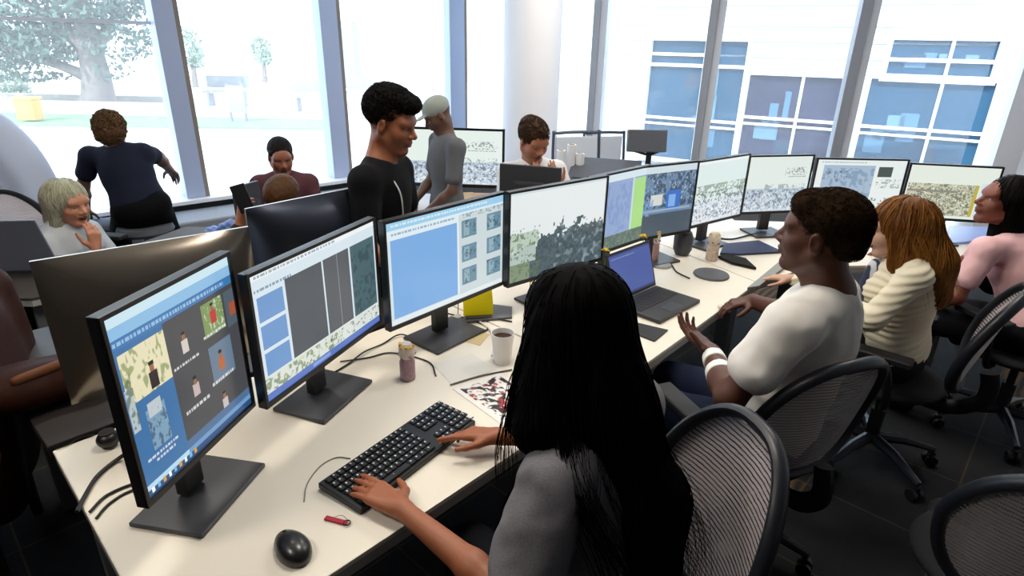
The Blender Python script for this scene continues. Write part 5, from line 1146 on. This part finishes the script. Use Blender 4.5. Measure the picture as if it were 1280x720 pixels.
# crumpled jacket on the bench
g = SDF()
for i in range(7): g.ell(np.array([-.25+i*.08, rng.uniform(-.04, .04), .06+.02*math.sin(i)]), (.09, .12, .06), k=.04)
g.plane((0, 0, .003), (0, 0, -1))
t = sdf_obj('jacket', g, mat('jacket_grey', '#5d6472', .9), None, .008, wavy(34), .008); cc = L1a+L1d*(-.15)-n1*.42; t.location = (*cc, .421); tag(t, 'crumpled grey jacket on the bench left of the person in black', 'jacket')
# pale blue lounge chair with a high curved back at the far left
cc = W(-8, 250, 3.62); t = empty('lounge_chair', 'pale blue high-backed lounge chair at the left edge by the window', 'chair', (cc[0]-.12, cc[1], 0), .5)
g = SDF(); g.ell((0, .22, .72), (.42, .12, .70), k=.05); g.ell((0, -.02, .70), (.34, .20, .66), k=.03, sub=True); g.plane((0, 0, .12), (0, 0, -1)); sdf_obj('back_shell', g, mat('lounge_blue', '#cbd7f0', .85, bump=.3), t, .014)
g = SDF(); g.ell((0, -.04, .40), (.34, .30, .10), k=.02); sdf_obj('seat', g, mat('lounge_seat', '#8f9fc2', .85), t, .014)
for e in (-1, 1): MB().tube([(e*.2, .0, 0), (e*.2, .05, .36)], .018, 8).build('leg', mat('steel', '#9a9da3', .3, metal=.8), t)
# stool for the person in black, clutter, printers
t = empty('stool', 'grey padded stool under the person leaning on the window sill', 'stool', (P10[0], P10[1], 0)); zs = P10[2]-.135; MB().lathe([(.17, zs-.05), (.18, zs-.03), (.17, zs)], n=24).build('seat', mat('stool_grey', '#4a4d55', .8), t, True); MB().tube([(0, 0, .02), (0, 0, zs-.05)], .025, 10).build('pole', mat('steel', '#9a9da3'), t); MB().lathe([(.17, 0), (.17, .012), (.03, .03)], n=24).build('foot', mat('steel', '#9a9da3'), t, True)
def bottle(label, c, h, r, col, cap, name='bottle', cat='bottle', lay=False):
    t = empty(name, label, cat, c); MB().lathe([(r*.9, 0), (r, .006), (r, h*.62), (r*.45, h*.80), (r*.42, h*.9)], n=16).build('bottle_body', mat('bot'+col, col, .35, var=.2), t, True); MB().lathe([(r*.5, h*.9), (r*.5, h)], n=12).build('cap', mat('cap'+cap, cap, .5), t, True); return t
for i, (px, py, D, h, r, col, cap, lab) in enumerate(((492, 262, 2.75, .22, .035, '#d8642c', '#e8dcb0', 'orange juice bottle just left of the red-capped bottles'), (505, 258, 2.82, .26, .033, '#b5342a', '#f0e6d8', 'tall red sauce bottle behind the dark computer'), (514, 262, 2.78, .16, .028, '#e08a5a', '#c9342c', 'short peach-coloured bottle beside the tall red bottle'), (524, 258, 2.9, .19, .020, '#d9dde2', '#ffffff', 'slim white bottle right of the red bottles'), (483, 258, 2.85, .20, .03, '#d9a866', '#5a3a20', 'amber bottle nearest the arm of the standing young man'))):
    c = W(px, py, D); bottle(lab, (c[0], c[1], .73), h, r, col, cap)
desk('narrow dark shelf table holding the coloured bottles', [(-.75, 2.62), (-.28, 2.62), (-.28, 3.1), (-.75, 3.1)][:4], top=dark, z=.73, legs=[(-.7, 2.98), (-.33, 2.98)], name='table')
for i, (px, col, lab) in enumerate(((606, '#d97a3a', 'orange box of snacks on the grey table below the big display'), (640, '#c9522e', 'red snack box at the right end of the grey table'), (576, '#e0b060', 'yellow snack box next to the man in the grey cap'))):
    c = W(px, 235, 4.35); t = empty('snack_box', lab, 'box', (c[0], c[1], .62), .1*i); MB().box((0, 0, .04), (.20, .14, .08), None, .006).build('box_body', mat('sb'+col, col, .6, var=.5, vscale=30), t); MB().box((0, .07, .10), (.20, .008, .08), rotx(-.3), .002).build('flap', mat('sbf', '#e8d8c0', .6), t)
g = SDF()
for i in range(9): g.ell(rng.uniform(-.08, .08, 3)*[1, .6, .6]+[0, 0, .07], rng.uniform(.03, .06, 3), k=.02)
g.plane((0, 0, .003), (0, 0, -1))
t = sdf_obj('plastic_bag', g, mat('blue_bag', '#5b86d9', .3, var=.6, vscale=14), None, .007, curly(50), .008); t.location = (*W(530, 246, 3.75)[:2], .622); tag(t, 'crumpled blue plastic bag on the grey table left of the man in the cap', 'bag')
# printer, dark box, swivel display, chair backs, paper rolls
c = W(752, 200, 3.95); t = empty('printer', 'dark sloping printer behind the fifth monitor', 'printer', (c[0]+.02, c[1], .72), -.25)
MB().prism([(-.24, -.20), (.24, -.20), (.24, .20), (-.24, .20)], 0, .20, .01).build('printer_body', mat('printer_dark', '#26282f', .5), t); MB().box((0, .02, .29), (.46, .40, .03), rotx(.30), .006).build('lid', mat('printer_lid', '#3f434d', .4), t); MB().box((0, .05, .24), (.40, .28, .08), None, .01).build('paper_tray', mat('printer_dark', '#26282f'), t)
c = W(806, 200, 4.2); t = empty('swivel_display', 'small grey display on a black post behind the sixth monitor', 'display', (c[0], c[1], .72), .05); zt = W(800, 176, 4.2)[2]-.72
MB().box((0, 0, zt), (.27, .05, .15), rotx(-.15), .012, 3).build('display_housing', mat('display_grey', '#5c6069', .5), t); MB().tube([(.03, .02, .01), (.03, .02, zt-.05)], .020, 10).build('post', blk, t); MB().lathe([(.09, 0), (.09, .012), (.03, .02)], n=24).build('foot', blk, t, True)
for e in (-1, 1): MB().tube([(e*.10, -.02, zt-.06), (.03, .02, zt-.10)], .010, 8).build('bracket', blk, t)
pictured('display_screen', s_white()[:40, :60], (.12, .034, zt-.05), (-.24, 0, 0), (0, .015, .10), t, .6)
for i, (px, lab) in enumerate(((722, 'left of the two pale chair backs behind the printer'), (756, 'right of the two pale chair backs behind the printer'))):
    c = W(px, 200, 4.95+.6*i); t = empty('side_chair', lab, 'chair', (c[0], c[1], 0), .3); zt = W(px, 167, c[1])[2]
    MB().tube(spline([(-.2, 0, 0), (-.2, 0, .45), (-.2, .05, zt-.05), (-.16, .05, zt), (.16, .05, zt), (.2, .05, zt-.05), (.2, 0, .45), (.2, 0, 0)], 5), .013, 8).build('frame', mat('sc_dark', '#4a505e', .4, metal=.5), t, True); MB().box((0, .05, zt-.17), (.36, .02, .28), None, .01).build('backrest', mat('sc_pale', '#c9d0dc', .6), t); MB().box((0, -.2, .45), (.4, .42, .04), None, .015).build('seat', mat('sc_pale', '#c9d0dc'), t)
    for e in (-1, 1): MB().tube([(e*.18, -.38, 0), (e*.18, -.38, .44)], .012, 8).build('leg', mat('sc_dark', '#4a505e'), t)
for i, (dx, h) in enumerate(((0, .42), (.07, .46), (.13, .40))):
    c = W(700, 216, 4.1); t = empty('paper_roll', ['left', 'tallest, middle', 'right'][i]+' of the three upright white paper rolls behind the person in white', 'paper roll', (c[0]+dx, c[1], .72)); MB().lathe([(.030, 0), (.030, h)], n=18).build('roll', mat('roll_white', '#e6e8ee', .6), t, True); MB().lathe([(.018, h), (.020, h+.004), (.008, h+.005)], n=14).build('core', mat('roll_core', '#9a8a78', .8), t, True)
